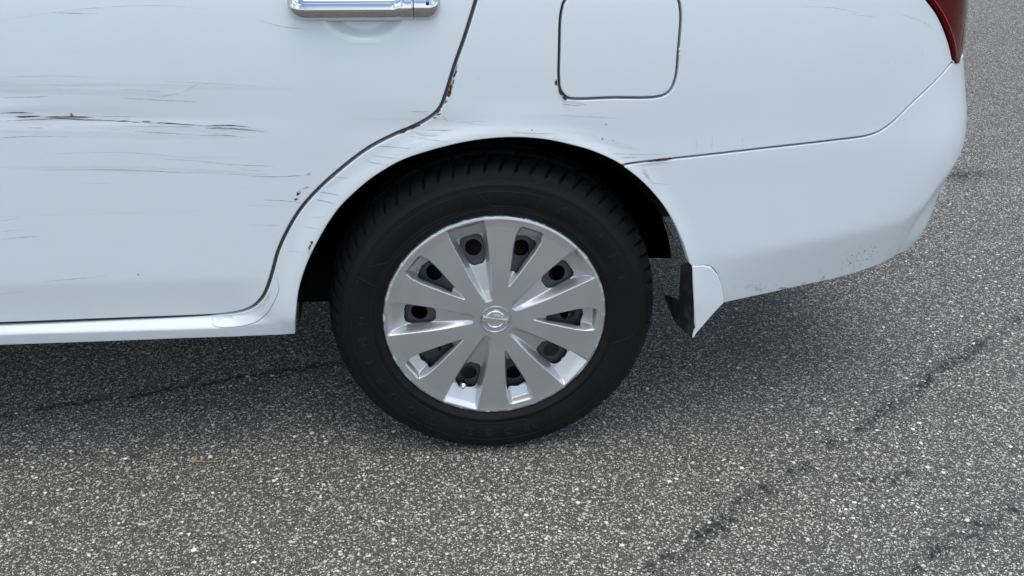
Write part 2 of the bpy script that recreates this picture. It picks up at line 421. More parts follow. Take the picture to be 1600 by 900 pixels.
SCRATCHES = [
    ([(-0.7953, 0.7011), (-0.6971, 0.6967), (-0.5982, 0.689), (-0.4975, 0.6827), (-0.3809, 0.6694)], 0.002, 'scratch_mid'),
    ([(0.0992, 0.7476), (0.1052, 0.7239), (0.1132, 0.7108)], 0.00667, 'rust_stain'),
    ([(0.1066, 0.7152), (0.1303, 0.7127), (0.1466, 0.7081)], 0.00556, 'rust_stain'),
    ([(0.229, 0.6009), (0.2689, 0.601), (0.3028, 0.6021)], 0.00556, 'rust_stain'),
    ([(0.2511, 0.5949), (0.2637, 0.5737)], 0.00778, 'rust_stain'),
    ([(-0.324, 0.4602), (-0.3275, 0.4431)], 0.00444, 'rust_stain'),
    ([(-0.4345, 0.3358), (-0.4137, 0.35), (-0.3977, 0.3752)], 0.00667, 'rust_stain'),
    ([(-0.1462, 0.6667), (-0.1251, 0.6614), (-0.0934, 0.6595)], 0.00556, 'rust_stain'),
    ([(-0.0928, 0.6939), (-0.0824, 0.6826)], 0.00556, 'rust_stain'),
    ([(-0.7966, 0.692), (-0.6784, 0.6881), (-0.5385, 0.6801), (-0.3757, 0.6704)], 0.01778, 'smudge'),
    ([(-0.7993, 0.6765), (-0.6011, 0.666), (-0.3972, 0.6609)], 0.01111, 'smudge'),
    ([(-0.8114, 0.6149), (-0.6093, 0.609), (-0.3823, 0.5959)], 0.01, 'smudge'),
    ([(-0.2999, 0.5644), (-0.2062, 0.6186), (-0.1202, 0.6492)], 0.01556, 'smudge'),
    ([(-0.2328, 0.6183), (-0.1465, 0.6562), (-0.0613, 0.6719)], 0.01333, 'smudge'),
    ([(0.0238, 0.6662), (0.1324, 0.6556), (0.2447, 0.626)], 0.01333, 'smudge'),
    ([(-0.7871, 0.7419), (-0.64, 0.7388), (-0.4916, 0.7308)], 0.01, 'smudge'),
    ([(0.2503, 0.5882), (0.2901, 0.543)], 0.00889, 'smudge'),
    ([(0.1088, 0.713), (0.1201, 0.6966)], 0.01111, 'smudge'),
    ([(-0.6867, 0.7537), (-0.4899, 0.7455), (-0.3289, 0.7396)], 0.00778, 'smudge'),
    ([(-0.794, 0.7059), (-0.7645, 0.7063), (-0.7418, 0.7048)], 0.00178, 'scratch_dark'),
    ([(-0.7711, 0.6993), (-0.7529, 0.6994), (-0.733, 0.6999)], 0.00356, 'scratch_dark'),
    ([(-0.725, 0.6984), (-0.6968, 0.6984), (-0.6504, 0.6972)], 0.00289, 'scratch_dark'),
    ([(-0.7866, 0.6932), (-0.747, 0.6946), (-0.6973, 0.6953), (-0.6645, 0.6927), (-0.6231, 0.6907)], 0.00156, 'scratch_dark'),
    ([(-0.6504, 0.6975), (-0.6169, 0.6979), (-0.5869, 0.6968)], 0.00111, 'scratch_mid'),
    ([(-0.6148, 0.6899), (-0.598, 0.6904)], 0.00222, 'scratch_dark'),
    ([(-0.5763, 0.6891), (-0.5612, 0.6886)], 0.00289, 'scratch_dark'),
    ([(-0.5513, 0.6871), (-0.5211, 0.6847), (-0.4925, 0.6823)], 0.002, 'scratch_dark'),
    ([(-0.609, 0.6817), (-0.5451, 0.6809), (-0.4895, 0.6784)], 0.00111, 'scratch_mid'),
    ([(-0.4739, 0.6814), (-0.433, 0.6809), (-0.4042, 0.6776)], 0.00178, 'scratch_dark'),
    ([(-0.4761, 0.6768), (-0.4301, 0.6755), (-0.3826, 0.6698)], 0.00289, 'scratch_mid'),
    ([(-0.6, 0.6738), (-0.5464, 0.6702), (-0.4993, 0.6667)], 0.00133, 'scratch_mid'),
    ([(-0.4894, 0.6644), (-0.4586, 0.6647), (-0.4279, 0.6631)], 0.00133, 'scratch_mid'),
    ([(-0.7867, 0.7308), (-0.7498, 0.7316), (-0.7135, 0.7324)], 0.00144, 'scratch_mid'),
    ([(-0.6051, 0.7293), (-0.5393, 0.7243), (-0.4828, 0.7208)], 0.00144, 'scratch_mid'),
    ([(-0.6079, 0.7433), (-0.5636, 0.7407), (-0.5374, 0.7383)], 0.00111, 'scratch_mid'),
    ([(-0.5589, 0.7273), (-0.5041, 0.738), (-0.4755, 0.7543)], 0.001, 'scratch_soft'),
    ([(-0.7822, 0.7642), (-0.701, 0.7658), (-0.6428, 0.7628)], 0.00111, 'scratch_soft'),
    ([(-0.6889, 0.8624), (-0.654, 0.8616), (-0.6189, 0.8611)], 0.00122, 'scratch_mid'),
    ([(-0.7667, 0.8509), (-0.6695, 0.8648), (-0.5856, 0.8715), (-0.5084, 0.8718), (-0.4442, 0.8657)], 0.001, 'scratch_soft'),
    ([(-0.3737, 0.8492), (-0.3414, 0.8399), (-0.3053, 0.8358)], 0.00111, 'scratch_mid'),
    ([(-0.8016, 0.6648), (-0.7881, 0.666), (-0.7414, 0.6674), (-0.6918, 0.6652)], 0.00122, 'scratch_mid'),
    ([(-0.7622, 0.6088), (-0.6945, 0.6091), (-0.6232, 0.6078), (-0.5415, 0.6026), (-0.5072, 0.6004)], 0.00133, 'scratch_mid'),
    ([(-0.4451, 0.5974), (-0.3862, 0.5914), (-0.3298, 0.5919)], 0.00133, 'scratch_mid'),
    ([(-0.5659, 0.6257), (-0.5046, 0.6221), (-0.4433, 0.6143), (-0.3811, 0.6094)], 0.00133, 'scratch_soft'),
    ([(-0.4304, 0.6047), (-0.3888, 0.6013)], 0.00111, 'scratch_soft'),
    ([(-0.6884, 0.5843), (-0.6405, 0.5841)], 0.00111, 'scratch_soft'),
    ([(-0.7555, 0.6818), (-0.7325, 0.6807)], 0.00111, 'scratch_mid'),
    ([(-0.4884, 0.673), (-0.4043, 0.6581)], 0.001, 'scratch_soft'),
    ([(-0.785, 0.7511), (-0.7198, 0.7513), (-0.622, 0.7483)], 0.001, 'scratch_soft'),
    ([(-0.5351, 0.7556), (-0.4559, 0.7507), (-0.3557, 0.7434)], 0.00111, 'scratch_soft'),
    ([(-0.74, 0.6378), (-0.6052, 0.6374), (-0.5041, 0.6265)], 0.001, 'scratch_soft'),
    ([(-0.8371, 0.4862), (-0.8052, 0.4901), (-0.7736, 0.4917)], 0.00133, 'scratch_mid'),
    ([(-0.8341, 0.5014), (-0.7919, 0.5051)], 0.00111, 'scratch_soft'),
    ([(-0.8301, 0.5212), (-0.7984, 0.5251)], 0.00111, 'scratch_soft'),
    ([(-0.7844, 0.4058), (-0.7465, 0.4085), (-0.6706, 0.4138)], 0.00111, 'scratch_mid'),
    ([(-0.857, 0.3818), (-0.8151, 0.3872)], 0.00111, 'scratch_soft'),
    ([(-0.4226, 0.6124), (-0.3705, 0.6104)], 0.00133, 'scratch_soft'),
    ([(-0.4036, 0.5929), (-0.3616, 0.5909), (-0.3212, 0.5936)], 0.00133, 'scratch_mid'),
    ([(-0.4076, 0.5503), (-0.3546, 0.5469), (-0.3251, 0.5416)], 0.00133, 'scratch_mid'),
    ([(-0.4297, 0.5415), (-0.3661, 0.5378)], 0.00111, 'scratch_soft'),
    ([(-0.4205, 0.5047), (-0.3691, 0.5023)], 0.00122, 'scratch_soft'),
    ([(-0.3107, 0.5634), (-0.2841, 0.5599), (-0.2637, 0.5562)], 0.00178, 'scratch_mid'),
    ([(-0.3053, 0.5483), (-0.2774, 0.5424)], 0.002, 'scratch_mid'),
    ([(-0.2876, 0.5895), (-0.2503, 0.5873)], 0.00156, 'scratch_mid'),
    ([(-0.2222, 0.6162), (-0.1798, 0.6093)], 0.00156, 'scratch_mid'),
    ([(-0.2059, 0.625), (-0.1634, 0.6215)], 0.00133, 'scratch_mid'),
    ([(-0.1999, 0.6424), (-0.147, 0.6387)], 0.00156, 'scratch_mid'),
    ([(-0.1464, 0.6583), (-0.083, 0.6492)], 0.00133, 'scratch_mid'),
    ([(-0.1302, 0.6687), (-0.0763, 0.6677)], 0.00178, 'scratch_mid'),
    ([(-0.1451, 0.7011), (-0.1116, 0.6996)], 0.00156, 'scratch_mid'),
    ([(-0.135, 0.6876), (-0.0823, 0.6871)], 0.00156, 'scratch_soft'),
    ([(-0.0612, 0.6826), (-0.0188, 0.6835)], 0.00111, 'scratch_soft'),
    ([(-0.3324, 0.4994), (-0.3084, 0.497)], 0.00178, 'scratch_soft'),
    ([(-0.3678, 0.4526), (-0.3312, 0.4529)], 0.001, 'scratch_soft'),
    ([(-0.316, 0.516), (-0.294, 0.5192)], 0.00133, 'scratch_soft'),
    ([(0.1829, 0.6234), (0.2451, 0.6191), (0.2902, 0.6176)], 0.00156, 'scratch_mid'),
    ([(0.2, 0.6148), (0.2568, 0.613)], 0.00133, 'scratch_mid'),
    ([(0.1089, 0.7098), (0.1391, 0.7071)], 0.00156, 'scratch_mid'),
    ([(0.0987, 0.6916), (0.2076, 0.6837)], 0.00111, 'scratch_soft'),
    ([(0.0238, 0.6641), (0.0973, 0.6601)], 0.00133, 'scratch_mid'),
    ([(0.0886, 0.653), (0.1325, 0.6472)], 0.00133, 'scratch_soft'),
    ([(-0.0823, 0.6848), (-0.0188, 0.6761)], 0.00111, 'scratch_soft'),
    ([(0.6, 0.8459), (0.6513, 0.838)], 0.00111, 'scratch_soft'),
    ([(0.69, 0.8431), (0.7616, 0.8198), (0.7928, 0.8028)], 0.00133, 'scratch_soft'),
    ([(0.492, 0.8623), (0.5623, 0.8579), (0.625, 0.8447)], 0.001, 'scratch_soft'),
    ([(0.3422, 0.6457), (0.3437, 0.6169)], 0.00111, 'scratch_soft'),
    ([(0.3705, 0.648), (0.3723, 0.618)], 0.00111, 'scratch_soft'),
    ([(0.425, 0.6456), (0.428, 0.6189)], 0.001, 'scratch_soft'),
    ([(0.2592, 0.5685), (0.3065, 0.5605)], 0.00133, 'scratch_soft'),
    ([(0.25, 0.5927), (0.2736, 0.5638)], 0.00156, 'scratch_soft'),
]
SPOTS = [
    ((-0.3341, 0.5639), 0.00556, 0.00267, 0.5, 'scratch_mid'),
    ((-0.3366, 0.5593), 0.00333, 0.00244, 0.6, 'rust'),
    ((-0.3405, 0.5501), 0.00333, 0.00167, 0.2, 'chip'),
    ((-0.3229, 0.5706), 0.00667, 0.00178, 0.25, 'scratch_mid'),
    ((-0.3169, 0.5947), 0.00333, 0.00278, 0, 'scratch_mid'),
    ((-0.32, 0.471), 0.00200, 0.00378, 0.0, 'rust'),
    ((-0.3239, 0.4626), 0.00156, 0.00556, -0.4, 'rust'),
    ((0.2864, 0.6085), 0.01222, 0.00189, 0.06, 'rust'),
    ((0.2776, 0.6065), 0.01556, 0.00111, 0.08, 'chip'),
    ((0.2954, 0.6094), 0.00444, 0.00178, 0.0, 'rust'),
    ((0.096, 0.7466), 0.00200, 0.00500, 0.1, 'rust'),
    ((0.1029, 0.7304), 0.00200, 0.00722, 0.45, 'rust'),
    ((0.1107, 0.7206), 0.00444, 0.00222, -0.7, 'chip'),
    ((-0.0969, 0.7028), 0.00244, 0.00778, -0.5, 'rust'),
    ((-0.1375, 0.6742), 0.01000, 0.00222, 0.35, 'rust'),
    ((-0.1567, 0.6668), 0.00667, 0.00222, 0.4, 'rust'),
    ((0.0571, 0.6676), 0.00111, 0.00111, 0, 'chip'),
    ((0.1778, 0.6484), 0.00100, 0.00133, 0, 'chip'),
    ((0.1968, 0.6456), 0.00089, 0.00089, 0, 'chip'),
    ((0.183, 0.6741), 0.00100, 0.00100, 0, 'chip'),
    ((0.2999, 0.7991), 0.00156, 0.00200, 0, 'primer'),
    ((0.3005, 0.7907), 0.00133, 0.00178, 0, 'primer'),
    ((0.6721, 0.8122), 0.00178, 0.00133, 0.5, 'primer'),
    ((0.7701, 0.7738), 0.00178, 0.00133, 0.5, 'primer'),
    ((0.6957, 0.7602), 0.00167, 0.00122, 0.5, 'primer'),
    ((0.693, 0.7526), 0.00200, 0.00100, 0.3, 'primer'),
    ((-0.0325, 0.7545), 0.00056, 0.00133, 0, 'scratch_mid'),
    ((-0.6209, 0.4148), 0.00111, 0.00089, 0, 'chip'),
    ((-0.6845, 0.7008), 0.00244, 0.00333, 0.2, 'scratch_dark'),
]
# TRACE-END

# ------------------------------------------------------------------ panels cut from the skin
def inpoly(P, Q):
    x, y = Q[:, 0], Q[:, 1]; c = np.zeros(len(Q), bool); n = len(P); j = n - 1
    for i in range(n):
        xi, yi = P[i]; xj, yj = P[j]
        m_ = (yi > y) != (yj > y)
        with np.errstate(divide='ignore', invalid='ignore'):
            c ^= m_ & (x < (xj - xi) * (y - yi) / (yj - yi) + xi)
        j = i
    return c

def area(P):
    x, y = P.T
    return .5 * np.sum(x * np.roll(y, -1) - np.roll(x, -1) * y)

def resample(P, step, closed=True):
    P = np.array(P, float)
    if closed: P = np.vstack([P, P[:1]])
    out = []
    for a, b in zip(P[:-1], P[1:]):
        n = max(1, int(math.ceil(np.linalg.norm(b - a) / step)))
        for k in range(n): out.append(a + (b - a) * k / n)
    if not closed: out.append(P[-1])
    return np.array(out)

def inset(P, w):
    """shift a closed CCW outline inwards by w (mitred, clamped)"""
    a = P - np.roll(P, 1, 0); b = np.roll(P, -1, 0) - P
    a /= np.linalg.norm(a, axis=1)[:, None] + 1e-12; b /= np.linalg.norm(b, axis=1)[:, None] + 1e-12
    na = np.c_[-a[:, 1], a[:, 0]]; nb = np.c_[-b[:, 1], b[:, 0]]
    n = na + nb; L = np.linalg.norm(n, axis=1)[:, None]; n = n / np.maximum(L, 1e-6)
    k = 1 / np.clip((n * na).sum(1), .5, 1)
    return P + n * (w * k)[:, None]

def smooth_open(P, step=.006):
    """Catmull-Rom through traced points"""
    return resample(catmull(P, 12), step, False)

def panel(name, outline, m, parent, gap=.0022, bev=.0022, depth=.016, step=.014, out=0.0, holes=(), extra=None, ostep=.006, mirror=None, bulge=0):
    P = resample(outline, ostep)
    if area(P) < 0: P = P[::-1]
    P = inset(P, gap)
    rings = [P]
    for h in holes:
        H = resample(h, .005)
        if area(H) > 0: H = H[::-1]
        rings.append(inset(H, gap))
    tops = [inset(p, bev) for p in rings]
    allp = np.vstack(tops)
    lo, hi = allp.min(0), allp.max(0)
    G = np.stack(np.meshgrid(np.arange(lo[0], hi[0], step), np.arange(lo[1], hi[1], step)), -1).reshape(-1, 2)
    G = G + (RNG.rand(*G.shape) - .5) * step * .02
    if name == 'quarter_panel': G = G[~((G[:, 0] < -.37) & (G[:, 1] < .322))]
    if extra is not None: G = np.vstack([G, extra])
    ok = inpoly(tops[0], G)
    for h in tops[1:]: ok &= ~inpoly(h, G)
    G = G[ok]
    ref = resample(tops[0], .004); ref = np.vstack([ref] + [resample(h, .004) for h in tops[1:]])
    dm = np.full(len(G), 9.)
    for k in range(0, len(ref), 200):
        dm = np.minimum(dm, np.hypot(G[:, None, 0] - ref[None, k:k + 200, 0], G[:, None, 1] - ref[None, k:k + 200, 1]).min(1))
    G = G[dm > .003]
    pts = np.vstack([allp, G])
    edges, base = [], 0
    for p in tops:
        n = len(p); edges += [(base + i, base + (i + 1) % n) for i in range(n)]; base += n
    res = delaunay_2d_cdt([Vector(p) for p in pts], edges, [], 0, 1e-7)
    Q = np.array([tuple(v) for v in res[0]]); Tn = np.array([f for f in res[2] if len(f) == 3])
    cen = Q[Tn].mean(1)
    keep = inpoly(tops[0], cen)
    for h in tops[1:]: keep &= ~inpoly(h, cen)
    Tn = Tn[keep]
    a_ = Q[Tn]; ar_ = np.cross(a_[:, 1] - a_[:, 0], a_[:, 2] - a_[:, 0])
    Tn = np.where((ar_ < 0)[:, None], Tn[:, ::-1], Tn)
    def lift(q): return out + (bulge(q) if bulge else 0)
    V = FS(Q[:, 0], Q[:, 1], lift(Q)); N = FN(Q[:, 0], Q[:, 1])
    def gnorm(q):
        e_ = 7e-4
        def G_(ds_, dz_):
            qq = q + np.array([ds_, dz_]); return FS(qq[:, 0], qq[:, 1], lift(qq))
        n_ = np.cross(G_(e_, 0) - G_(-e_, 0), G_(0, e_) - G_(0, -e_))
        return n_ / np.linalg.norm(n_, axis=1)[:, None]
    if bulge: N = gnorm(Q)
    V = [V]; Ns = [N]
    F = [tuple(f) for f in Tn]; base = len(Q)
    for full, top in zip(rings, tops):
        n = len(full)
        nrm = gnorm(full) if bulge else FN(full[:, 0], full[:, 1])
        t_in = top; e3 = FS(full[:, 0], full[:, 1], out) - FS(t_in[:, 0], t_in[:, 1], out)
        e3 = e3 / (np.linalg.norm(e3, axis=1)[:, None] + 1e-9)
        lv = lift(top)
        lv = lv if np.ndim(lv) else np.full(n, lv)
        A = FS(top[:, 0], top[:, 1], lv)
        mid = top + (full - top) * .7
        B = FS(mid[:, 0], mid[:, 1], lv - bev * .3)
        C = FS(full[:, 0], full[:, 1], lv - bev)
        D = FS(full[:, 0], full[:, 1], out - depth)
        for ring, nn in ((A, nrm), (B, nrm + e3), (C, e3), (D, e3)):
            V.append(ring); Ns.append(nn / np.linalg.norm(nn, axis=1)[:, None])
        for k in range(3):
            o_ = base + k * n
            for i in range(n):
                j = (i + 1) % n
                F.append((o_ + i, o_ + n + i, o_ + n + j, o_ + j))
        base += 4 * n
    V = np.vstack(V); Ns = np.vstack(Ns)
    o = mk(name, V, F, m, parent, Ns)
    if mirror is not None:
        Vm = V.copy(); Vm[:, 1] = 2 * YC - Vm[:, 1]
        Nm = Ns.copy(); Nm[:, 1] *= -1
        mk(name, Vm, [f[::-1] for f in F], m, mirror if mirror is not True else parent, Nm)
    return o

def ribbon(name, pts, w, m, parent, out=.0005, step=.006):
    """a narrow strip lying on the skin; w = width, tapered at both ends"""
    c = resample(np.array(pts, float), step, False) if len(pts) < 3 else smooth_open(pts, step)
    if len(c) < 3: c = resample(np.array(pts, float), step * .3, False)
    d = np.gradient(c, axis=0); d /= np.linalg.norm(d, axis=1)[:, None] + 1e-9
    n = np.c_[-d[:, 1], d[:, 0]]
    t_ = np.linspace(0, 1, len(c)); tap = np.clip(np.sin(np.pi * np.clip(t_, .03, .97))**.6, .12, 1)
    hw = (w / 2 * tap * (.75 + .5 * RNG.rand(len(c))))[:, None]
    L, Rr = c + n * hw, c - n * hw
    V = np.vstack([FS(L[:, 0], L[:, 1], out), FS(Rr[:, 0], Rr[:, 1], out)])
    k = len(c)
    return mk(name, V, [(i, k + i, k + i + 1, i + 1) for i in range(k - 1)], m, parent)

def blotch(name, c, rx, rz, m, parent, out=.0006, rot=0, n=18, rough=.45):
    a = np.linspace(0, 2 * np.pi, n, endpoint=False)
    k = 1 + rough * (RNG.rand(n) - .5) * 1.6
    u, v = rx * k * np.cos(a), rz * k * np.sin(a)
    q = np.c_[c[0] + u * math.cos(rot) - v * math.sin(rot), c[1] + u * math.sin(rot) + v * math.cos(rot)]
    q = np.vstack([q, [c]])
    V = FS(q[:, 0], q[:, 1], out)
    return mk(name, V, [(n, i, (i + 1) % n) for i in range(n)], m, parent)

# ------------------------------------------------------------------ the ground
def asphalt():
    m = mat('worn_asphalt', (.1, .1, .1), .85, spec=.35)
    t = NT(m)
    x, y, z = t.sep()
    wob = t.n.new('ShaderNodeTexNoise')
    wob.inputs['Scale'].default_value = 220
    wob.inputs['Detail'].default_value = 1
    t.l.new(t.co, wob.inputs['Vector'])
    dv = t.n.new('ShaderNodeVectorMath'); dv.operation = 'MULTIPLY_ADD'
    dv.inputs[1].default_value = (.004, .004, 0)
    t.l.new(wob.outputs['Color'], dv.inputs[0]); t.l.new(t.co, dv.inputs[2])
    flat = dv.outputs[0]
    def layer(sc, lo, hi, frac, stops, old, oldh, hgt):
        """separate chips: every cell holds one, of its own size and tone, and only some cells show it"""
        v_ = t.vor(sc, 'F1', flat); v_.voronoi_dimensions = '2D'
        c_ = t.n.new('ShaderNodeSeparateColor'); t.l.new(v_.outputs['Color'], c_.inputs[0])
        rad = t.math('ADD', t.math('MULTIPLY', c_.outputs[1], hi - lo), lo)
        k = t.math('DIVIDE', t.math('SUBTRACT', rad, v_.outputs['Distance']), .12, clamp=True)
        k = t.math('MULTIPLY', k, t.math('LESS_THAN', c_.outputs[2], frac))
        col_ = t.mix(k, old, t.ramp(c_.outputs[0], stops))
        h_ = t.math('ADD', oldh, t.math('MULTIPLY', k, hgt))
        return col_, h_, c_
    fine = t.noise(330, 3, .7)
    col = t.ramp(fine, [(.30, (.045, .042, .037)), (.48, (.105, .098, .086)), (.62, (.165, .154, .135)), (.75, (.26, .242, .21))])
    hh = t.math('MULTIPLY', fine, .35)
    greys = [(0, (.06, .056, .05)), (.30, (.15, .14, .122)), (.50, (.30, .28, .24)), (.62, (.64, .60, .51)), (.82, (.90, .86, .75)), (1, (.92, .89, .79))]
    col, hh, c1 = layer(365, .28, .55, .66, greys, col, hh, .25)
    col, hh, c2 = layer(212, .30, .58, .52, greys, col, hh, .45)
    pal = [(0, (.16, .15, .13)), (.35, (.34, .315, .27)), (.6, (.66, .62, .53)), (1, (.88, .85, .75))]
    col, hh, ca = layer(120, .22, .50, .22, pal, col, hh, .6)
    pits = t.ramp(t.noise(120, 2, .5), [(.27, 1), (.36, 0)])
    col = t.mix(t.math('MULTIPLY', pits, .8), col, (.028, .026, .023))
    hh = t.math('SUBTRACT', hh, t.math('MULTIPLY', pits, .5))
    big = t.noise(1.1, 4, .6)
    col = t.mix(t.ramp(big, [(.3, .25), (.7, 0)]), col, (.060, .057, .052))
    wav, brk = t.noise(7, 6, .72), t.noise(15, 5, .7)
    def seam(x0, y0, x1, y1, w, br):
        L = math.hypot(x1 - x0, y1 - y0); ux, uy = (x1 - x0) / L, (y1 - y0) / L
        px = t.math('SUBTRACT', x, x0); py = t.math('SUBTRACT', y, y0)
        al = t.math('ADD', t.math('MULTIPLY', px, ux), t.math('MULTIPLY', py, uy))
        ac = t.math('SUBTRACT', t.math('MULTIPLY', py, ux), t.math('MULTIPLY', px, uy))
        ac = t.math('ADD', ac, t.math('MULTIPLY', t.math('SUBTRACT', wav, .5), .10))
        k = t.gauss(ac, 0, w)
        k = t.math('MULTIPLY', k, t.math('GREATER_THAN', al, 0)); k = t.math('MULTIPLY', k, t.math('LESS_THAN', al, L))
        return t.math('MULTIPLY', k, t.ramp(brk, [(br, 0), (br + .11, 1)]))
    sm = seam(-1.6, .05, -.30, .36, .012, .36)
    for a in ((.18, -.40, 1.45, .55, .018, .44), (.50, -.47, .95, -.25, .022, .455), (.45, -.16, .80, -.13, .011, .48)):
        sm = t.math('MAXIMUM', sm, seam(*a))
    bl = t.math('MULTIPLY', t.gauss(x, 1.66, .10), t.gauss(y, 1.43, .05))
    bl = t.math('MAXIMUM', bl, t.math('MULTIPLY', t.gauss(x, .85, .03), t.gauss(y, -.285, .018)))
    sm = t.math('MAXIMUM', sm, t.math('MULTIPLY', bl, .9))
    keep = t.ramp(ca.outputs[2], [(.60, 1), (.66, .3)])          # some chips stay bare in the tar
    col = t.mix(1.0, col, (.785, .785, .772), 'MULTIPLY')
    col = t.mix(t.math('MULTIPLY', t.math('MULTIPLY', sm, .94), keep), col, (.012, .012, .012))
    t.l.new(col, t.b.inputs['Base Color'])
    t.l.new(t.math('SUBTRACT', .88, t.math('MULTIPLY', ca.outputs[2], .25)), t.b.inputs['Roughness'])
    t.l.new(t.bump(hh, 1.0, .0030), t.b.inputs['Normal'])
    return m
M['asphalt'] = asphalt()
g = mk('ground', [(-400, -400, 0), (400, -400, 0), (400, 400, 0), (-400, 400, 0)], [(0, 1, 2, 3)], M['asphalt'], smooth=False)
tag(g, 'grey worn asphalt with pale stone chips under the white car', 'asphalt', kind='structure')

# pale chips standing proud of the binder: real relief, set half into the surface
def stone_chips(n):
    m = mat('pale_stone_chip', (.5, .48, .42), .8, spec=.3)
    t = NT(m)
    ri = t.n.new('ShaderNodeNewGeometry').outputs['Random Per Island']
    t.l.new(t.ramp(ri, [(0, (.07, .068, .064)), (.30, (.16, .155, .14)), (.55, (.38, .365, .32)), (.75, (.62, .60, .53)), (1, (.80, .78, .70))]), t.b.inputs['Base Color'])
    rg = np.random.RandomState(5)
    P = np.c_[rg.uniform(-1.5, 2.0, n), rg.uniform(-.75, 1.3, n)]
    r = np.clip(np.exp(rg.normal(math.log(.0024), .35, n)), .0012, .0058)
    ang = rg.rand(n) * 6.283
    el = rg.uniform(.6, 1.0, n); hz_ = rg.uniform(.28, .55, n)
    base = []
    for k in range(6):
        base.append((math.cos(k * math.pi / 3), math.sin(k * math.pi / 3), 0))
    for k in range(3):
        base.append((.5 * math.cos(k * 2.094 + .4), .5 * math.sin(k * 2.094 + .4), 1))
    base = np.array(base)
    F0 = np.array([(0, 1, 6), (1, 2, 6), (2, 7, 6), (2, 3, 7), (3, 4, 7), (4, 8, 7), (4, 5, 8), (5, 0, 8), (0, 6, 8), (6, 7, 8)])
    B = base[None] * np.stack([r, r * el, r * hz_], -1)[:, None, :]
    B = B * (1 + .35 * (rg.rand(n, 9, 3) - .5))
    c_, s_ = np.cos(ang)[:, None], np.sin(ang)[:, None]
    X = B[..., 0] * c_ - B[..., 1] * s_ + P[:, :1]; Y = B[..., 0] * s_ + B[..., 1] * c_ + P[:, 1:]
    V = np.stack([X, Y, B[..., 2] - .0004], -1).reshape(-1, 3)
    F = (F0[None] + 9 * np.arange(n)[:, None, None]).reshape(-1, 3)
    me = bpy.data.meshes.new('stone_chips')
    me.vertices.add(len(V)); me.vertices.foreach_set('co', V.ravel())
    me.loops.add(F.size); me.loops.foreach_set('vertex_index', F.ravel())
    me.polygons.add(len(F)); me.polygons.foreach_set('loop_start', np.arange(0, F.size, 3))
    me.update(calc_edges=True); me.validate()
    me.materials.append(m)
    o = bpy.data.objects.new('stone_chips', me); COL.objects.link(o)
    tag(o, 'pale stone chips scattered through the grey asphalt surface', 'stone chips', kind='stuff')
stone_chips(34000)

# ------------------------------------------------------------------ the car
car = bpy.data.objects.new('car', None)
COL.objects.link(car)
tag(car, 'scratched white sedan with rust spots and a silver hubcap on its rear wheel', 'car')

def sz(*keys_):
    return [tuple(q) for q in keys_]
door_gap = [(-.006, .965), (-.018, .925)] + TR['door'] + [(-1.10, .3185)]
door_c = smooth_open(door_gap, .006)
arch_c = smooth_open(TR['arch'], .006)
seam_c = smooth_open(TR['seam'], .006)
lamp_c = smooth_open([(.60, .955), (.68, .92)] + TR['lamp'], .006)
Z_TOP = .965

# rear door (near side) and its mirror
door_out = list(map(tuple, door_c)) + [(-1.17, .3185), (-1.215, .345), (-1.23, .40), (-1.24, .60), (-1.245, .965)]
gx, gz = np.meshgrid(np.arange(-.31, -.11, .0045), np.arange(.80, .94, .0045))
ex = np.c_[gx.ravel(), gz.ravel()]
gx2, gz2 = np.meshgrid(np.arange(-1.23, -.39, .012), np.arange(.382, .418, .0035))
ex2 = np.c_[gx2.ravel(), gz2.ravel()]
rear_door = panel('rear_door', door_out, M['paint_door'], car, gap=.0036, step=.011, extra=np.vstack([ex, ex2]), mirror=True)
tag(rear_door, 'rear door with long dark scrapes and a chrome handle')

# quarter panel with sill
fx = [tuple(q) for q in TR['fuel']]
fuel_out = list(map(tuple, catmull([fx[0]] + fx[1:] , 6))) + [(.291, .8825), (.277, .889), (.20, .8905), (.125, .8895), (.111, .884)]
sill_b = [tuple(q) for q in TR['rocker'][::-1]] + [(-2.19, TR['rocker'][0][1])]
front_low = [(-2.19, .3165), (-1.22, .3165)]
# centre line of the gap is shared with the door: go up the arch, along the seam, up the lamp, back over the top
q_out = sill_b[::-1][:-1] + list(map(tuple, arch_c)) 
k_end = int(np.argmin(np.hypot(arch_c[:, 0] - TR['seam'][0][0], arch_c[:, 1] - TR['seam'][0][1])))
q_arch = list(map(tuple, arch_c[:k_end]))
b_arch = list(map(tuple, arch_c[k_end:]))
q_out = sill_b[::-1][:-1] + q_arch + list(map(tuple, seam_c[:-2])) + list(map(tuple, lamp_c[::-1][2:])) + [(.60, Z_TOP), (-.006, Z_TOP)] + [(q[0], q[1] + .0024 * float(1 - sstep(-.50, -.43, q[0]))) for q in door_c[1:]] + [(-1.19, .3209), (-2.19, .3209)]
sx, sz_ = np.meshgrid(np.arange(-2.18, -.37, .010), np.r_[np.arange(.272, .303, .006), np.arange(.3030, .322, .0022)])
cx_, cz_ = np.meshgrid(np.arange(-.37, -.355, .0050), np.arange(.27, .43, .0050))
ax_, az_ = np.meshgrid(np.arange(-.42, .42, .008), np.arange(.28, .72, .008))
rr_ = np.hypot(ax_, az_ - .295); sel = (rr_ > .33) & (rr_ < .42)
quarter = panel('quarter_panel', q_out, M['paint'], car, gap=.0022, step=.014, holes=[fuel_out],
                extra=np.vstack([np.c_[sx.ravel(), sz_.ravel()], np.c_[cx_.ravel(), cz_.ravel()], np.c_[ax_[sel], az_[sel]]]), mirror=True, depth=.02)
fuel = panel('fuel_door', fuel_out, M['paint'], quarter, gap=.0020, bev=.0025, step=.016, out=.0004, depth=.012)

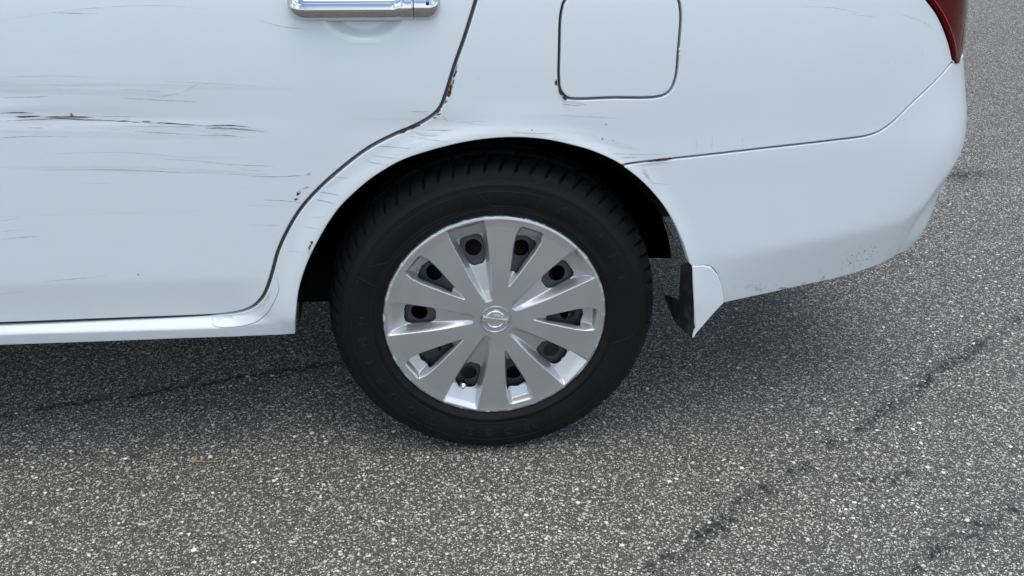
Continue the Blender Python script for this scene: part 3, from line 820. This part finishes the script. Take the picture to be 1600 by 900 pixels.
# rear bumper: wraps round the corner to the centre line
bb = [tuple(q) for q in TR['bump_bottom'][:6]] + [(.90, .335), (.95, .352), (1.02, .366), (1.2, .375), (S_REAR, .375)]
bump_out = b_arch + [(.3576, .4012), (.3839, .315), (.41, .301)] + bb + [(S_REAR, .70), (1.3, .70), (1.02, .722)] + [tuple(q) for q in seam_c[::-1][1:]]
bx_, bz_ = np.meshgrid(np.arange(.36, 1.25, .010), np.arange(-.03, .034, .006))
zb_ = np.interp(bx_, [.2, .43, .61, .70, .80, .845, .875, .95, 1.1, 2], [.400, .412, .432, .438, .447, .472, .508, .545, .56, .56]) + bz_
sel = (np.hypot(ax_, az_ - .295) > .33) & (np.hypot(ax_, az_ - .295) < .42)
bumper = panel('rear_bumper', bump_out, M['bumper'], car, gap=.0010, bev=.0022, step=.014, depth=.022,
               extra=np.vstack([np.c_[bx_.ravel(), zb_.ravel()], np.c_[ax_[sel], az_[sel]]]), mirror=True)
tag(bumper, 'white rear bumper corner with dark dirt spatter low down')

# tail lamp on the corner
lamp_out = list(map(tuple, lamp_c)) + [(.915, .722), (.95, .735), (1.02, .748), (1.12, .765), (1.22, .80), (1.24, .90), (1.15, .955), (.9, .965)]
def lamp_bulge(q):
    return .004 + .13 * np.clip(q[:, 1] - .735, 0, .2) * sstep(.80, .93, q[:, 0])
lamp = panel('tail_light', lamp_out, M['lens'], car, gap=.0020, bev=.004, step=.010, bulge=lamp_bulge, depth=.02, mirror=True)
tag(lamp, 'dark red tail light lens tapering to a point')

def lens_strip(off, w, m):
    c = np.array([(s_ + off * 1.0, z_) for s_, z_ in lamp_c if .745 < z_ < .95])
    L, Rr = c, c + np.array([w, 0])
    V = np.vstack([FS(L[:, 0], L[:, 1], lamp_bulge(L) + .0015), FS(Rr[:, 0], Rr[:, 1], lamp_bulge(Rr) + .0015)])
    k = len(c)
    return mk('lens_ridge', V, [(i, k + i, k + i + 1, i + 1) for i in range(k - 1)], m, lamp)
lens_strip(.011, .0035, M['lens_red'])
zz = np.linspace(.752, .95, 30); ss_ = np.interp(zz, [.752, .80, .95], [.925, .948, .955])
Lq, Rq = np.c_[ss_, zz], np.c_[ss_ + .009, zz]
mk('lens_ridge', np.vstack([FS(Lq[:, 0], zz, lamp_bulge(Lq) + .0015), FS(Rq[:, 0], zz, lamp_bulge(Rq) + .0015)]),
   [(i, 30 + i, 31 + i, i + 1) for i in range(29)], M['lens_red'], lamp)

# dark jamb behind all gaps: an inner skin 15 mm inside
def inner_skin(mirror):
    out = [(-3.0, .30), (-2.30, .30)] + [(-.42, .30), (-.38, .34)] + [tuple(q * 1.0 + np.array([0, .025])) for q in arch_c[4:-2]] + [(.40, .44), (.70, .47), (.95, .56), (1.25, .58), (1.25, .955), (-3.0, .955)]
    o = panel('inner_skin', out, M['seal'], car, gap=0, step=.03, out=-.0155, depth=.018, mirror=mirror)
    return o
inner_skin(True)

# door handle: bowl is pressed in the door; bar, end cap, gasket
def handle_piece(name, x0, x1, r0, r1, m, zc=.8755, hz=.0275, dep=.029, nx=70, nt=90, dip=None):
    """r0, r1: rounded length at each end (0 = cut flat)"""
    xs = np.linspace(x0, x1, nx)
    V = []
    for x_ in xs:
        k = 1.0
        if r0 and x_ < x0 + r0: k = max(1e-3, 1 - ((x0 + r0 - x_) / r0)**2.4)**.45
        if r1 and x_ > x1 - r1: k = min(k, max(1e-3, 1 - ((x_ - x1 + r1) / r1)**2.4)**.45)
        dd = dep * (k**.8)
        if dip is not None: dd *= 1 - .22 * float(sstep(dip, dip + .016, x_))
        for j in range(nt):
            a = -math.pi / 2 + 2 * math.pi * j / nt
            c_, s_ = math.cos(a), math.sin(a)
            v_ = math.copysign(abs(s_)**.75, s_)
            zz_ = zc + hz * k * v_
            yy = (dd * (max(0, 1 - ((v_ + .30) / 1.30)**2)**.8 if v_ > -.30 else max(0, 1 - ((v_ + .30) / .70)**2)**.5) if c_ > 0 else -.004 * abs(c_))
            base = float(FS(np.array(x_), np.array(.93))[1])
            V.append((x_, Y0 + .0125 - .001 - yy, zz_))
    F = grid_faces(nx, nt, True) + [tuple(range(nt))[::-1], tuple(range((nx - 1) * nt, nx * nt))]
    return mk(name, V, F, m, rear_door)
hb = handle_piece('handle_bar', -.3290, -.1352, .030, 0, M['chrome'], dip=-.166)
hc = handle_piece('handle_end_cap', -.1338, -.0925, 0, .024, M['chrome'], dep=.027, dip=-.20, nx=30)
hg = handle_piece('handle_gasket', -.3315, -.0900, .030, .024, M['gasket'], hz=.0300, dep=.0065)
lathe('lock_hole', [(.0001, 0), (.0028, 0), (.0028, .003)], 20, M['black'], rear_door, loc=(-.112, Y0 + .0125 - .0242, .878))

# scrapes, scuffs, rust
for pts, w, m in SCRATCHES:
    s_mid = np.mean([q[0] for q in pts]); z_mid = np.mean([q[1] for q in pts])
    gap_s = np.interp(z_mid, np.array(door_c)[::-1, 1], np.array(door_c)[::-1, 0])
    seam_z = np.interp(s_mid, np.array(seam_c)[:, 0], np.array(seam_c)[:, 1])
    par = rear_door if s_mid < gap_s else (bumper if (s_mid > .2 and z_mid < seam_z) else quarter)
    ribbon('scratch' if m == 'scratch_dark' else 'scuff', pts, w, M[m], par)
for c, rx, rz, rot, m in SPOTS:
    gap_s = np.interp(c[1], np.array(door_c)[::-1, 1], np.array(door_c)[::-1, 0])
    blotch('rust_spot', c, rx, rz, M[m], rear_door if c[0] < gap_s else quarter, rot=rot)
# chipped, rusted edge of the quarter along the door gap
for k in range(46):
    i = int(np.interp(k, [0, 45], [50, 86])) + RNG.randint(-1, 2)
    if not (0 < i < len(door_c) - 2): continue
    if RNG.rand() < .45: continue
    p0 = door_c[i]; dv = door_c[i + 1] - door_c[i - 1]; dv /= np.linalg.norm(dv); nn_ = np.array([-dv[1], dv[0]])
    if nn_[0] < 0: nn_ = -nn_
    c = p0 + nn_ * (.0036 + .0006 * RNG.rand())
    blotch('rust_chip', tuple(c), .0035 + .006 * RNG.rand() * (RNG.rand() > .5), .0011 + .0012 * RNG.rand(), M['rust'] if RNG.rand() < (.8 if k < 16 else .15) else M['primer'], quarter, rot=math.atan2(dv[1], dv[0]), rough=.7)
# faint outline of the sill end cap
ribbon('seam_line', TR['cap'], .0012, M['line'], quarter, step=.003)

# mud flap: white outer face on the bumper's skin, black wall turning in behind the wheel
fl = [(q[0] - .05 * (.40 - q[1]), q[1] + .06 * (.40 - q[1])) for q in TR['flap']]
flap_edge = [fl[-1], (.3765, .262), (.3680, .305), (.3605, .36)]
flap_poly = fl + [(.3770, .27), (.3690, .31), (.3625, .355)]
flap = panel('mud_flap', flap_poly, M['paint'], car, gap=.0, bev=.003, step=.008, bulge=lambda q: .004 + .16 * np.clip(.40 - q[:, 1], 0, 1), depth=.012, ostep=.004, mirror=True)
e = smooth_open([fl[0], (.3610, .36), (.3690, .31), (.3770, .27), fl[-1]], .006)
E3 = FS(e[:, 0], e[:, 1], .001 + .16 * np.clip(.40 - e[:, 1], 0, 1))
depth_in = np.interp(e[:, 1], [.231, .245, .268, .276, .284, .300, .385, .402], [.010, .060, .112, .115, .100, .055, .040, .012])
rows = []
for t_ in np.linspace(0, 1, 8):
    rows.append(E3 + np.c_[-.30 * depth_in * t_, depth_in * t_, .04 * depth_in * t_])
nr, nc = 8, len(e)
mk('flap_wall', np.vstack(rows), grid_faces(nr, nc), M['flap_in'], flap)
ribbon('seam_line', fl[:6], .0016, M['seal'], flap, out=.0015, step=.003)  # grey strip paints the shadow in the joint round the flap

# wheel-arch liner and inner wall
def liner(cx, parent, mirror=False):
    r = .357
    V, F = [], []
    def yy(y_): return (2 * YC - y_) if mirror else y_
    def patch(ys, ends, th1, n):
        b = len(V)
        for k in range(n):
            for y_, t0 in zip(ys, ends):
                a = R(t0 + (th1 - t0) * k / (n - 1))
                V.append((cx + r * math.cos(a), yy(y_), .297 + r * math.sin(a)))
        F.extend([tuple(b + i for i in f) for f in grid_faces(n, len(ys))])
        return b
    ys = np.linspace(.002, .30, 12)
    b = patch(ys, [24] * 12, 180, 60)
    ys2 = np.linspace(.115, .30, 8)
    b2 = patch(ys2, list(np.interp(ys2, [.115, .2, .3], [9.5, 3, -4.5])), 24, 8)
    V.append((cx, yy(.30), .27)); c = len(V) - 1
    F.extend([(c, b + i * 12 + 11, b + (i + 1) * 12 + 11) for i in range(59)])
    F.extend([(c, b2 + i * 8 + 7, b2 + (i + 1) * 8 + 7) for i in range(7)])
    mk('wheel_arch_liner', V, F, M['liner'], parent)
for cx in (0, -2.6):
    liner(cx, car); liner(cx, car, True)

# floor, sill undersides, rear axle
box('floor_pan', (-2.25, .075, .262), (-.40, 2 * YC - .075, .30), M['black'], car)
box('floor_pan', (-.42, .31, .36), (.42, 2 * YC - .31, .40), M['black'], car)
box('floor_pan', (.40, .30, .42), (.85, 2 * YC - .30, .45), M['black'], car)
box('floor_pan', (-3.25, .31, .24), (-2.2, 2 * YC - .31, .30), M['black'], car)
tube('axle_beam', [(0.02, .15, .27), (-.05, .32, .28), (-.05, 2 * YC - .32, .28), (.02, 2 * YC - .15, .27)], .035, M['black'], car)
box('arch_dark_block', (-.44, .30, .185), (-.04, .37, .31), M['liner'], car)  # black block added to keep the gap ahead of the tyre dark
tube('hanging_strap', [(-.533, .105, .27), (-.531, .11, .235), (-.527, .11, .21), (-.519, .10, .185)], .0022, M['black'], car, 6)

# ---- the rest of the car, plain but whole
def z_front(s_): return float(np.interp(s_, [S_FRONT, -3.35, -3.0, -2.5, -2.25], [.74, .76, .86, .935, .965]))
panel('front_door', [(-1.25, .965), (-1.245, .60), (-1.235, .40), (-1.235, .345), (-1.25, .3185), (-2.05, .3185), (-2.12, .35), (-2.16, .45), (-2.17, .70), (-2.15, .965)][::-1],
      M['paint'], car, gap=.0026, step=.03, mirror=True)
aa = np.radians(np.linspace(8, 190, 40))
f_arch = [(-2.6 + .356 * math.cos(a), .295 + .356 * math.sin(a)) for a in aa]
fen = [(-2.15, .965), (-2.17, .70), (-2.16, .45), (-2.12, .35), (-2.10, .3185), (-2.19, .3185), (-2.19, .283), (-2.24, .283)] + f_arch + [(-2.99, .60), (-3.30, .66), (-3.40, .72), (-3.35, z_front(-3.35) - .01), (-3.0, .86), (-2.5, .935)]
panel('front_fender', fen, M['paint'], car, gap=.0022, step=.03, mirror=True)
fb = [(-2.97, .26), (-2.96, .34), (-2.985, .595), (-3.30, .655), (-3.42, .715), (S_FRONT, .70), (S_FRONT, .22), (-3.3, .22)]
panel('front_bumper', fb, M['bumper'], car, gap=.0012, step=.04, mirror=True)
panel('headlight', [(-3.36, .75), (-3.42, .72), (-3.6, .70), (-3.72, .715), (-3.60, .735)], M['glass'], car, gap=.001, step=.03, mirror=True)

def sheet(name, A, B, m, parent, nu=24, nv=16, crown=0.0, axis=2):
    """ruled sheet between polylines A and B with an optional crown"""
    A, B = resample(np.array(A, float), .01, False), resample(np.array(B, float), .01, False)
    u = np.linspace(0, 1, nu)
    ia = np.array([A[int(round(q * (len(A) - 1)))] for q in u]); ib = np.array([B[int(round(q * (len(B) - 1)))] for q in u])
    V = []
    for v in np.linspace(0, 1, nv):
        row = ia * (1 - v) + ib * v
        row[:, axis] += crown * 4 * v * (1 - v)
        V.append(row)
    return mk(name, np.vstack(V), grid_faces(nv, nu), m, parent)
def mir(P): return [(p[0], 2 * YC - p[1], p[2]) for p in P]
shoulder = [tuple(FS(np.array(s_), np.array(.963))) for s_ in np.linspace(-.006, .60, 14)]
belt = [tuple(FS(np.array(s_), np.array(.963))) for s_ in np.linspace(-2.15, -.006, 24)]
hoodl = [tuple(FS(np.array(s_), np.array(z_front(s_) - .004))) for s_ in np.linspace(-3.36, -2.15, 24)]
railz = [(-1.55, .215, 1.40), (-1.0, .20, 1.452), (-.45, .215, 1.430), (.02, .25, 1.33)]
deck_in = [(.30, .13, 1.045), (.45, .13, 1.05), (.62, .14, 1.045), (.80, .17, 1.03), (.93, .24, 1.01)]
for f_ in (lambda P: P, mir):
    sheet('front_side_window', f_([(p[0], p[1] + .012, p[2]) for p in belt[1:11]]), f_([(-1.52, .222, 1.39), (-1.16, .205, 1.43)]), M['glass'], car)
    sheet('rear_side_window', f_([(p[0], p[1] + .012, p[2]) for p in belt[11:22]]), f_([(-1.12, .205, 1.433), (-.42, .222, 1.41)]), M['glass'], car)
    sheet('window_pillar', f_([(p[0], p[1] + .010, p[2]) for p in belt[10:12]]), f_([(-1.17, .203, 1.43), (-1.11, .203, 1.434)]), M['black'], car, 4)
    sheet('rear_pillar', f_([belt[21], belt[22], belt[23]] + shoulder[1:6] + [(.25, .132, 1.04)]), f_([(-.43, .218, 1.415), (-.30, .225, 1.405), (-.01, .285, 1.365)]), M['paint'], car)
    sheet('front_pillar', f_([belt[0], belt[1]]), f_([(-1.57, .222, 1.39), (-1.50, .215, 1.40)]), M['paint'], car, 6)
    sheet('roof_rail', f_([(-1.57, .218, 1.388), (-1.0, .203, 1.436), (-.43, .216, 1.413), (-.012, .285, 1.365)]), f_([(-1.50, .30, 1.445), (-1.0, .29, 1.492), (-.45, .30, 1.478), (-.02, .33, 1.39)]), M['paint'], car)
    sheet('deck_shoulder', f_(shoulder[5:]), f_([(.25, .132, 1.04)] + deck_in[:3]), M['paint'], car)
    sheet('deck_corner', f_([tuple(FS(np.array(s_), np.array(.963))) for s_ in np.linspace(.60, 1.25, 10)]), f_([(.62, .14, 1.045), (.80, .17, 1.03), (.93, .24, 1.01), (.95, .5, 1.01)]), M['paint'], car)
sheet('roof', [(-1.50, .30, 1.445), (-1.0, .29, 1.492), (-.45, .30, 1.478), (-.02, .33, 1.39)], mir([(-1.50, .30, 1.445), (-1.0, .29, 1.492), (-.45, .30, 1.478), (-.02, .33, 1.39)]), M['paint'], car, crown=.025)
sheet('rear_window', [(-.01, .285, 1.365), (.25, .132, 1.04)], mir([(-.01, .285, 1.365), (.25, .132, 1.04)]), M['glass'], car, crown=.03, axis=0)
sheet('windscreen', [(-1.53, .26, 1.42), (-2.20, .10, .965)], mir([(-1.53, .26, 1.42), (-2.20, .10, .965)]), M['glass'], car, crown=-.10, axis=0)
sheet('trunk_lid', [(.25, .132, 1.04)] + deck_in, mir([(.25, .132, 1.04)] + deck_in), M['paint'], car, crown=.012)
sheet('hood', hoodl, mir(hoodl), M['paint'], car, crown=.04)
panel('trunk_face', [(1.25, .705), (S_REAR, .705), (S_REAR, 1.0), (1.26, .985)], M['paint'], car, gap=.001, step=.04, mirror=True)
panel('front_grille', [(-3.73, .715), (S_FRONT, .72), (S_FRONT, .735), (-3.64, .735)], M['black'], car, gap=.0, step=.04, mirror=True)

# ------------------------------------------------------------------ wheels
WZ = .2975
def hub_height(r, th):
    """outward height of the hubcap face"""
    base = np.interp(r, [0, .03, .10, .185, .196, .2005, .2045, .207, .2075], [.0035, .0045, .0055, .004, .0045, .0050, .0035, -.002, -.012])
    hgt = base.copy(); hole = np.zeros(r.shape, bool)
    for k in range(5):
        for kind, a0 in (('A', 34 + 72 * k), ('B', -2 + 72 * k)):
            a = (th - R(a0) + np.pi) % (2 * np.pi) - np.pi
            u, v = r * np.cos(a), r * np.sin(a)
            if kind == 'A':
                w = np.interp(u, [.036, .040, .10, .150, .195], [-.004, .0100, .0222, .0295, .0360])
                e = w - np.abs(v)
                D = np.interp(u, [.036, .06, .100, .130, .160, .166, .190, .1975], [0, .006, .0135, .0185, .0205, .0195, .008, .0005])
                ww = np.interp(u, [.04, .10, .16, .19], [.008, .010, .0085, .006])
                hw = np.interp(u, [.108, .166], [.0150, .0232]); uc, hu = .1375, .0290
                q = (np.abs(u - uc) / hu)**4.2 + (np.abs(v) / np.maximum(hw, 1e-4))**4.2
                hole |= (q < 1) & (np.cos(a) > 0)
            else:
                w = np.interp(u, [.066, .072, .105, .150, .170, .186, .190], [-.004, .0020, .0108, .0215, .0245, .0235, .018])
                e = np.minimum(w - np.abs(v), (.1905 - u) * 1.0)
                D = np.interp(u, [.066, .085, .115, .150, .166, .190], [.001, .009, .017, .0205, .019, .008])
                ww = np.interp(u, [.07, .12, .19], [.004, .0085, .0075])
                hw = np.maximum(w - ww * .45, 1e-4)
                hole |= (np.abs(v) < hw) & (u > .097) & (u < .1670 - .25 * np.abs(v)) & (np.cos(a) > 0)
            t_ = np.clip(e / ww, 0, 1)
            t_ = t_ * t_ * (3 - 2 * t_) * .6 + t_ * .4
            hgt = np.where((np.cos(a) > 0) & (e > 0), np.minimum(hgt, base - 1.15 * D * t_), hgt)
    # notch for the valve
    av = R(34 + 72 * 3)
    hole |= np.hypot(r * np.cos(th - av) - .158, r * np.sin(th - av) + .006) < .0115
    return hgt, hole

def make_hubcap(nr, nt, parent):
    rs = np.r_[np.linspace(.0005, .036, max(6, nr // 10)), np.linspace(.037, .192, nr), np.linspace(.1935, .2075, 14)]
    th = np.linspace(0, 2 * np.pi, nt, endpoint=False)
    Rr, Tt = np.meshgrid(rs, th, indexing='ij')
    H, hole = hub_height(Rr, Tt)
    V = np.stack([Rr * np.cos(Tt), -H, Rr * np.sin(Tt)], -1).reshape(-1, 3)
    idx = np.arange(len(rs) * nt).reshape(len(rs), nt)
    hole_f = hole.reshape(-1)
    a, b = idx[:-1], np.roll(idx[:-1], -1, 1); c, d = np.roll(idx[1:], -1, 1), idx[1:]
    Fq = np.stack([a, b, c, d], -1).reshape(-1, 4)
    Fq = Fq[hole_f[Fq].sum(1) < 2]
    o = mk('hubcap', V, Fq, M['silver'], parent)
    bm = bmesh.new(); bm.from_mesh(o.data)
    bmesh.ops.delete(bm, geom=[v for v in bm.verts if not v.link_faces], context='VERTS')
    be = [e for e in bm.edges if e.is_boundary and .01 < math.hypot(e.verts[0].co.x, e.verts[0].co.z) < .2]
    ex_ = bmesh.ops.extrude_edge_only(bm, edges=be)
    for v in [g_ for g_ in ex_['geom'] if isinstance(g_, bmesh.types.BMVert)]: v.co.y += .0035
    bm.to_mesh(o.data); bm.free()
    return o

NB = 66     # shoulder blocks round the tyre
def make_tyre(nt, parent, fine=True):
    half = [(.196, .016), (.203, .004), (.209, -.0035), (.2155, -.0075), (.2175, -.0095), (.2195, -.0095), (.2215, -.0085), (.232, -.0118), (.246, -.0138), (.258, -.0130),
            (.2660, -.0105), (.2672, -.0108), (.2684, -.0097), (.274, -.0070), (.2785, -.0042), (.2795, -.0044), (.2805, -.0026), (.2850, .0012), (.2885, .0046), (.2918, .0085), (.2948, .0125), (.2972, .0165), (.2993, .021), (.3010, .026), (.3026, .032), (.3038, .038), (.3044, .0415), (.3047, .0435),
            (.3050, .0505), (.3053, .0520), (.3060, .058), (.3066, .064), (.3070, .070), (.3072, .0735), (.3073, .0755)]
    yc = .0795
    prof = half + [(r, 2 * yc - y) for r, y in half[::-1]]
    V = []
    for (r, y) in prof:
        yy = y if y < yc else 2 * yc - y
        for j in range(nt):
            ph = j / nt * NB
            if y > yc: ph += .37
            r_ = r
            if fine:
                if .2880 <= r and yy < .0425:                       # lateral shoulder grooves
                    f_ = (ph + (yy - .02) * 14) % 1.0
                    k = 1.0 if f_ < .16 else 0.0
                    r_ -= k * .0080 * min(1, (r - .2870) / .005)
                    if k == 0 and r > .297:
                        f2 = (f_ - .16) / .84 * 4 % 1.0
                        if f2 < .12 and .018 < yy < .041: r_ -= .0018
                elif .0425 <= yy < .0515 or yy > .0750: r_ -= .007   # circumferential grooves
                elif yy >= .0515:
                    f_ = (ph * .5 + yy * 9) % 1.0
                    if f_ < .10: r_ -= .005
            a = 2 * math.pi * j / nt
            x_, z_ = r_ * math.cos(a), r_ * math.sin(a)
            y_ = y
            if z_ < -WZ + .001:
                z_ = -WZ + .001
            sag = 0 * max(0, (-z_ - .18) / .12) * max(0, 1 - abs(x_) / .16) * max(0, 1 - abs(r - .265) / .06)
            y_ += (-.006 if y < yc else .006) * sag
            V.append((x_, y_, z_))
    return mk('tyre', V, grid_faces(len(prof), nt, True), M['rubber'], parent)

def side_y(r):
    return float(np.interp(r, [.2215, .232, .246, .258, .266, .274], [-.0085, -.0118, -.0138, -.0130, -.0105, -.0070]))

def ring_text(txt, r0, size, a_mid, spread, parent, h=.0009, outline=False):
    """raised letters round the sidewall, tops outwards, reading clockwise; a_mid in degrees, anticlockwise from +x"""
    n = len(txt)
    aV, aF = [], []
    for k, ch in enumerate(txt):
        a = R(a_mid + spread / 2 - spread * (k / max(1, n - 1)))
        cu = bpy.data.curves.new('letter', 'FONT')
        cu.body = ch; cu.size = size; cu.align_x = 'CENTER'; cu.resolution_u = 2
        if outline:
            cu.fill_mode = 'NONE'; cu.bevel_depth = .0008; cu.bevel_resolution = 1
        else:
            cu.extrude = h / 2
        ob = bpy.data.objects.new('letter', cu); COL.objects.link(ob)
        bpy.context.view_layer.update()
        me = bpy.data.meshes.new_from_object(ob.evaluated_get(bpy.context.evaluated_depsgraph_get()))
        Vs = []
        for v in me.vertices:
            lx, ly, lz = v.co.x * 1.15, v.co.y, v.co.z
            rr2 = r0 + ly; aa2 = a - lx / r0
            Vs.append((rr2 * math.cos(aa2), side_y(rr2) - lz - h * .35, rr2 * math.sin(aa2)))
        Fs = [tuple(p.vertices) for p in me.polygons]
        bpy.data.objects.remove(ob); bpy.data.curves.remove(cu); bpy.data.meshes.remove(me)
        if outline: mk('sidewall_letter', Vs, Fs, M['rubber_worn'], parent, smooth=False)
        else:
            b0 = len(aV); aV += Vs; aF += [tuple(b0 + i for i in f) for f in Fs]
    if aV: tag(mk('size_marking', aV, aF, M['rubber_worn'], parent, smooth=False), kind='stuff')

def ring_frame(a0, a1, r0, r1, parent, w=.0018, slant=6):
    """raised outline of a moulded plate on the sidewall"""
    up_ = [(r1, a) for a in np.linspace(a0, a1, 60)]
    dn_ = [(r0, a) for a in np.linspace(a1 - slant, a0 + slant * .4, 60)]
    path = np.array([(r * math.cos(R(a)), r * math.sin(R(a))) for r, a in up_ + dn_])
    path = resample(path, .004)
    I = inset(path if area(path) > 0 else path[::-1], w); O = path if area(path) > 0 else path[::-1]
    n = len(O)
    V = []
    for P_, lift in ((O, .0), (O + (I - O) * .5, .0012), (I, .0)):
        for q in P_: V.append((q[0], side_y(math.hypot(*q)) + .0002 - lift, q[1]))
    return mk('sidewall_plate_outline', V, grid_faces(3, n, True), M['rubber_worn'], parent)

def make_wheel(detail):
    w = bpy.data.objects.new('wheel', None); COL.objects.link(w); w.parent = car
    make_tyre(NB * 15 if detail else NB * 4, w, True if detail else False)
    make_hubcap(220 if detail else 50, 1440 if detail else 240, w)
    if detail:
        ring_text('KELLY', .2375, .027, 41, 42, w, outline=True)
        ring_text('EDGE', .2385, .021, 272, 26, w, outline=True)
        ring_text('TOURING', .2385, .021, 209, 62, w, outline=True)
        ring_text('P185/65R15', .2440, .0115, 314, 22, w)
        ring_frame(104, 153, .226, .257, w)
        ring_frame(71, 98, .226, .257, w)
        ring_frame(158, 252, .226, .2635, w)
        ring_frame(255, 291, .226, .2635, w)
        ring_frame(296, 352, .226, .2635, w)
    # steel wheel behind the hubcap, with round holes
    nrs, nts = (130, 900) if detail else (40, 180)
    rs = np.linspace(.05, .196, nrs); th = np.linspace(0, 2 * np.pi, nts, endpoint=False)
    Rr, Tt = np.meshgrid(rs, th, indexing='ij')
    Y = np.interp(Rr, [.05, .09, .115, .138, .165, .18, .196], [.012, .015, .021, .0245, .029, .035, .040])
    hole = np.zeros(Rr.shape, bool)
    for k in range(10):
        a = Tt - R(34 + 36 * k)
        hole |= np.hypot((Rr * np.cos(a) - .139), Rr * np.sin(a)) < .0150
    V = np.stack([Rr * np.cos(Tt), Y, Rr * np.sin(Tt)], -1).reshape(-1, 3)
    idx = np.arange(Rr.size).reshape(Rr.shape)
    Fq = np.stack([idx[:-1], np.roll(idx[:-1], -1, 1), np.roll(idx[1:], -1, 1), idx[1:]], -1).reshape(-1, 4)
    Fq = Fq[hole.reshape(-1)[Fq].sum(1) < 2]
    mk('steel_wheel', V, Fq, M['steel'], w)
    lathe('wheel_barrel', [(.204, .006), (.198, .012), (.194, .03), (.186, .045), (.180, .14), (.196, .155), (.204, .16)], 96, M['steel'], w)
    lathe('brake_drum', [(.001, .055), (.10, .055), (.125, .058), (.128, .11), (.165, .115)], 64, M['drum'], w)
    # emblem: raised ring, cross bar, letters
    tr = []
    for i in range(72):
        a = 2 * math.pi * i / 72
        for j in range(10):
            b_ = 2 * math.pi * j / 10
            rr3 = .0164 + .0025 * math.cos(b_)
            tr.append((rr3 * math.cos(a), -.0056 - .0022 * math.sin(b_), rr3 * math.sin(a)))
    F = [(i * 10 + j, ((i + 1) % 72) * 10 + j, ((i + 1) % 72) * 10 + (j + 1) % 10, i * 10 + (j + 1) % 10) for i in range(72) for j in range(10)]
    mk('emblem_ring', tr, F, M['silver_bright'], w)
    lathe('emblem_seat', [(.0282, -.003), (.0280, -.0062), (.0270, -.0074), (.0256, -.0066), (.0246, -.0040), (.0002, -.0038)], 72, M['silver_dull'], w)
    bar = box('emblem_bar', (-.0238, -.0094, -.0042), (.0238, -.0036, .0042), M['silver_bright'], w, bev=.0008)
    bar.rotation_euler = (0, R(9), 0)
    if detail:
        Vs, Fs = [], []
        cu = bpy.data.curves.new('letter', 'FONT'); cu.body = 'NISSAN'; cu.size = .0074; cu.align_x = 'CENTER'; cu.align_y = 'CENTER'; cu.extrude = .0004; cu.space_character = 1.15
        ob = bpy.data.objects.new('letter', cu); COL.objects.link(ob); bpy.context.view_layer.update()
        me = bpy.data.meshes.new_from_object(ob.evaluated_get(bpy.context.evaluated_depsgraph_get()))
        Vs = [(v.co.x * 1.25, -.0095 - v.co.z, v.co.y) for v in me.vertices]; Fs = [tuple(p.vertices) for p in me.polygons]
        bpy.data.objects.remove(ob); bpy.data.curves.remove(cu); bpy.data.meshes.remove(me)
        lt = mk('emblem_lettering', Vs, Fs, M['emblem_ink'], w, smooth=False)
        lt.rotation_euler = (0, R(9), 0); tag(lt, kind='stuff')
        av = R(34 + 72 * 3); c_ = Vector((.158 * math.cos(av) + (-.006) * -math.sin(av), 0, .158 * math.sin(av) + (-.006) * math.cos(av)))
        lathe('valve_stem', [(.0001, -.0060), (.0024, -.0060), (.0026, -.0052), (.0022, -.0035), (.0030, -.0030), (.0040, -.0022), (.0040, .0006), (.0052, .0010), (.0055, .006), (.0048, .02)], 24, M['valve'], w, loc=c_)
    return w
M['silver_bright'] = mat('polished_silver', (.78, .785, .79), .16, .9)
M['silver_dull'] = mat('dull_silver', (.36, .365, .375), .35, .7)
M['rubber_worn'] = mat('rubbed_rubber_edge', (.0085, .0080, .0076), .62, spec=.25)
M['emblem_ink'] = mat('emblem_letter_grey', (.30, .305, .31), .4, .6)

wheel = make_wheel(True)
wheel.location = (0, 0, WZ)
tag(wheel, 'rear wheel with black tyre and silver spoked hubcap')
far_proto = make_wheel(False)
def copy_tree(o, parent):
    c = o.copy(); COL.objects.link(c); c.parent = parent
    for ch in list(o.children): copy_tree(ch, c)
    return c
far_proto.location = (-2.6, 0, WZ)
for loc, rz in (((0, 2 * YC, WZ), math.pi), ((-2.6, 2 * YC, WZ), math.pi)):
    w2 = copy_tree(far_proto, car); w2.location = loc; w2.rotation_euler = (0, 0, rz)

# ------------------------------------------------------------------ a dry stalk on the asphalt
st_pts = [(-.580, -.004, .005), (-.566, -.006, .006), (-.552, -.007, .0045), (-.538, -.006, .005), (-.524, -.004, .0045)]
stalk = tube('dry_stalk', st_pts, [.0022, .0010, .0008, .0007, .0005], M['straw'], None, 6)
tag(stalk, 'short dry orange-brown stalk lying on the asphalt in front of the car', 'stalk')
nub = mk('seed_head', [(-.580 + .006 * math.cos(a), -.004 + .0035 * math.sin(a), .004 + .0025 * (k % 2)) for k, a in enumerate(np.linspace(0, 6.28, 9)[:-1])] + [(-.58, -.004, .008)],
         [(8, i, (i + 1) % 8) for i in range(8)], M['straw'], stalk)
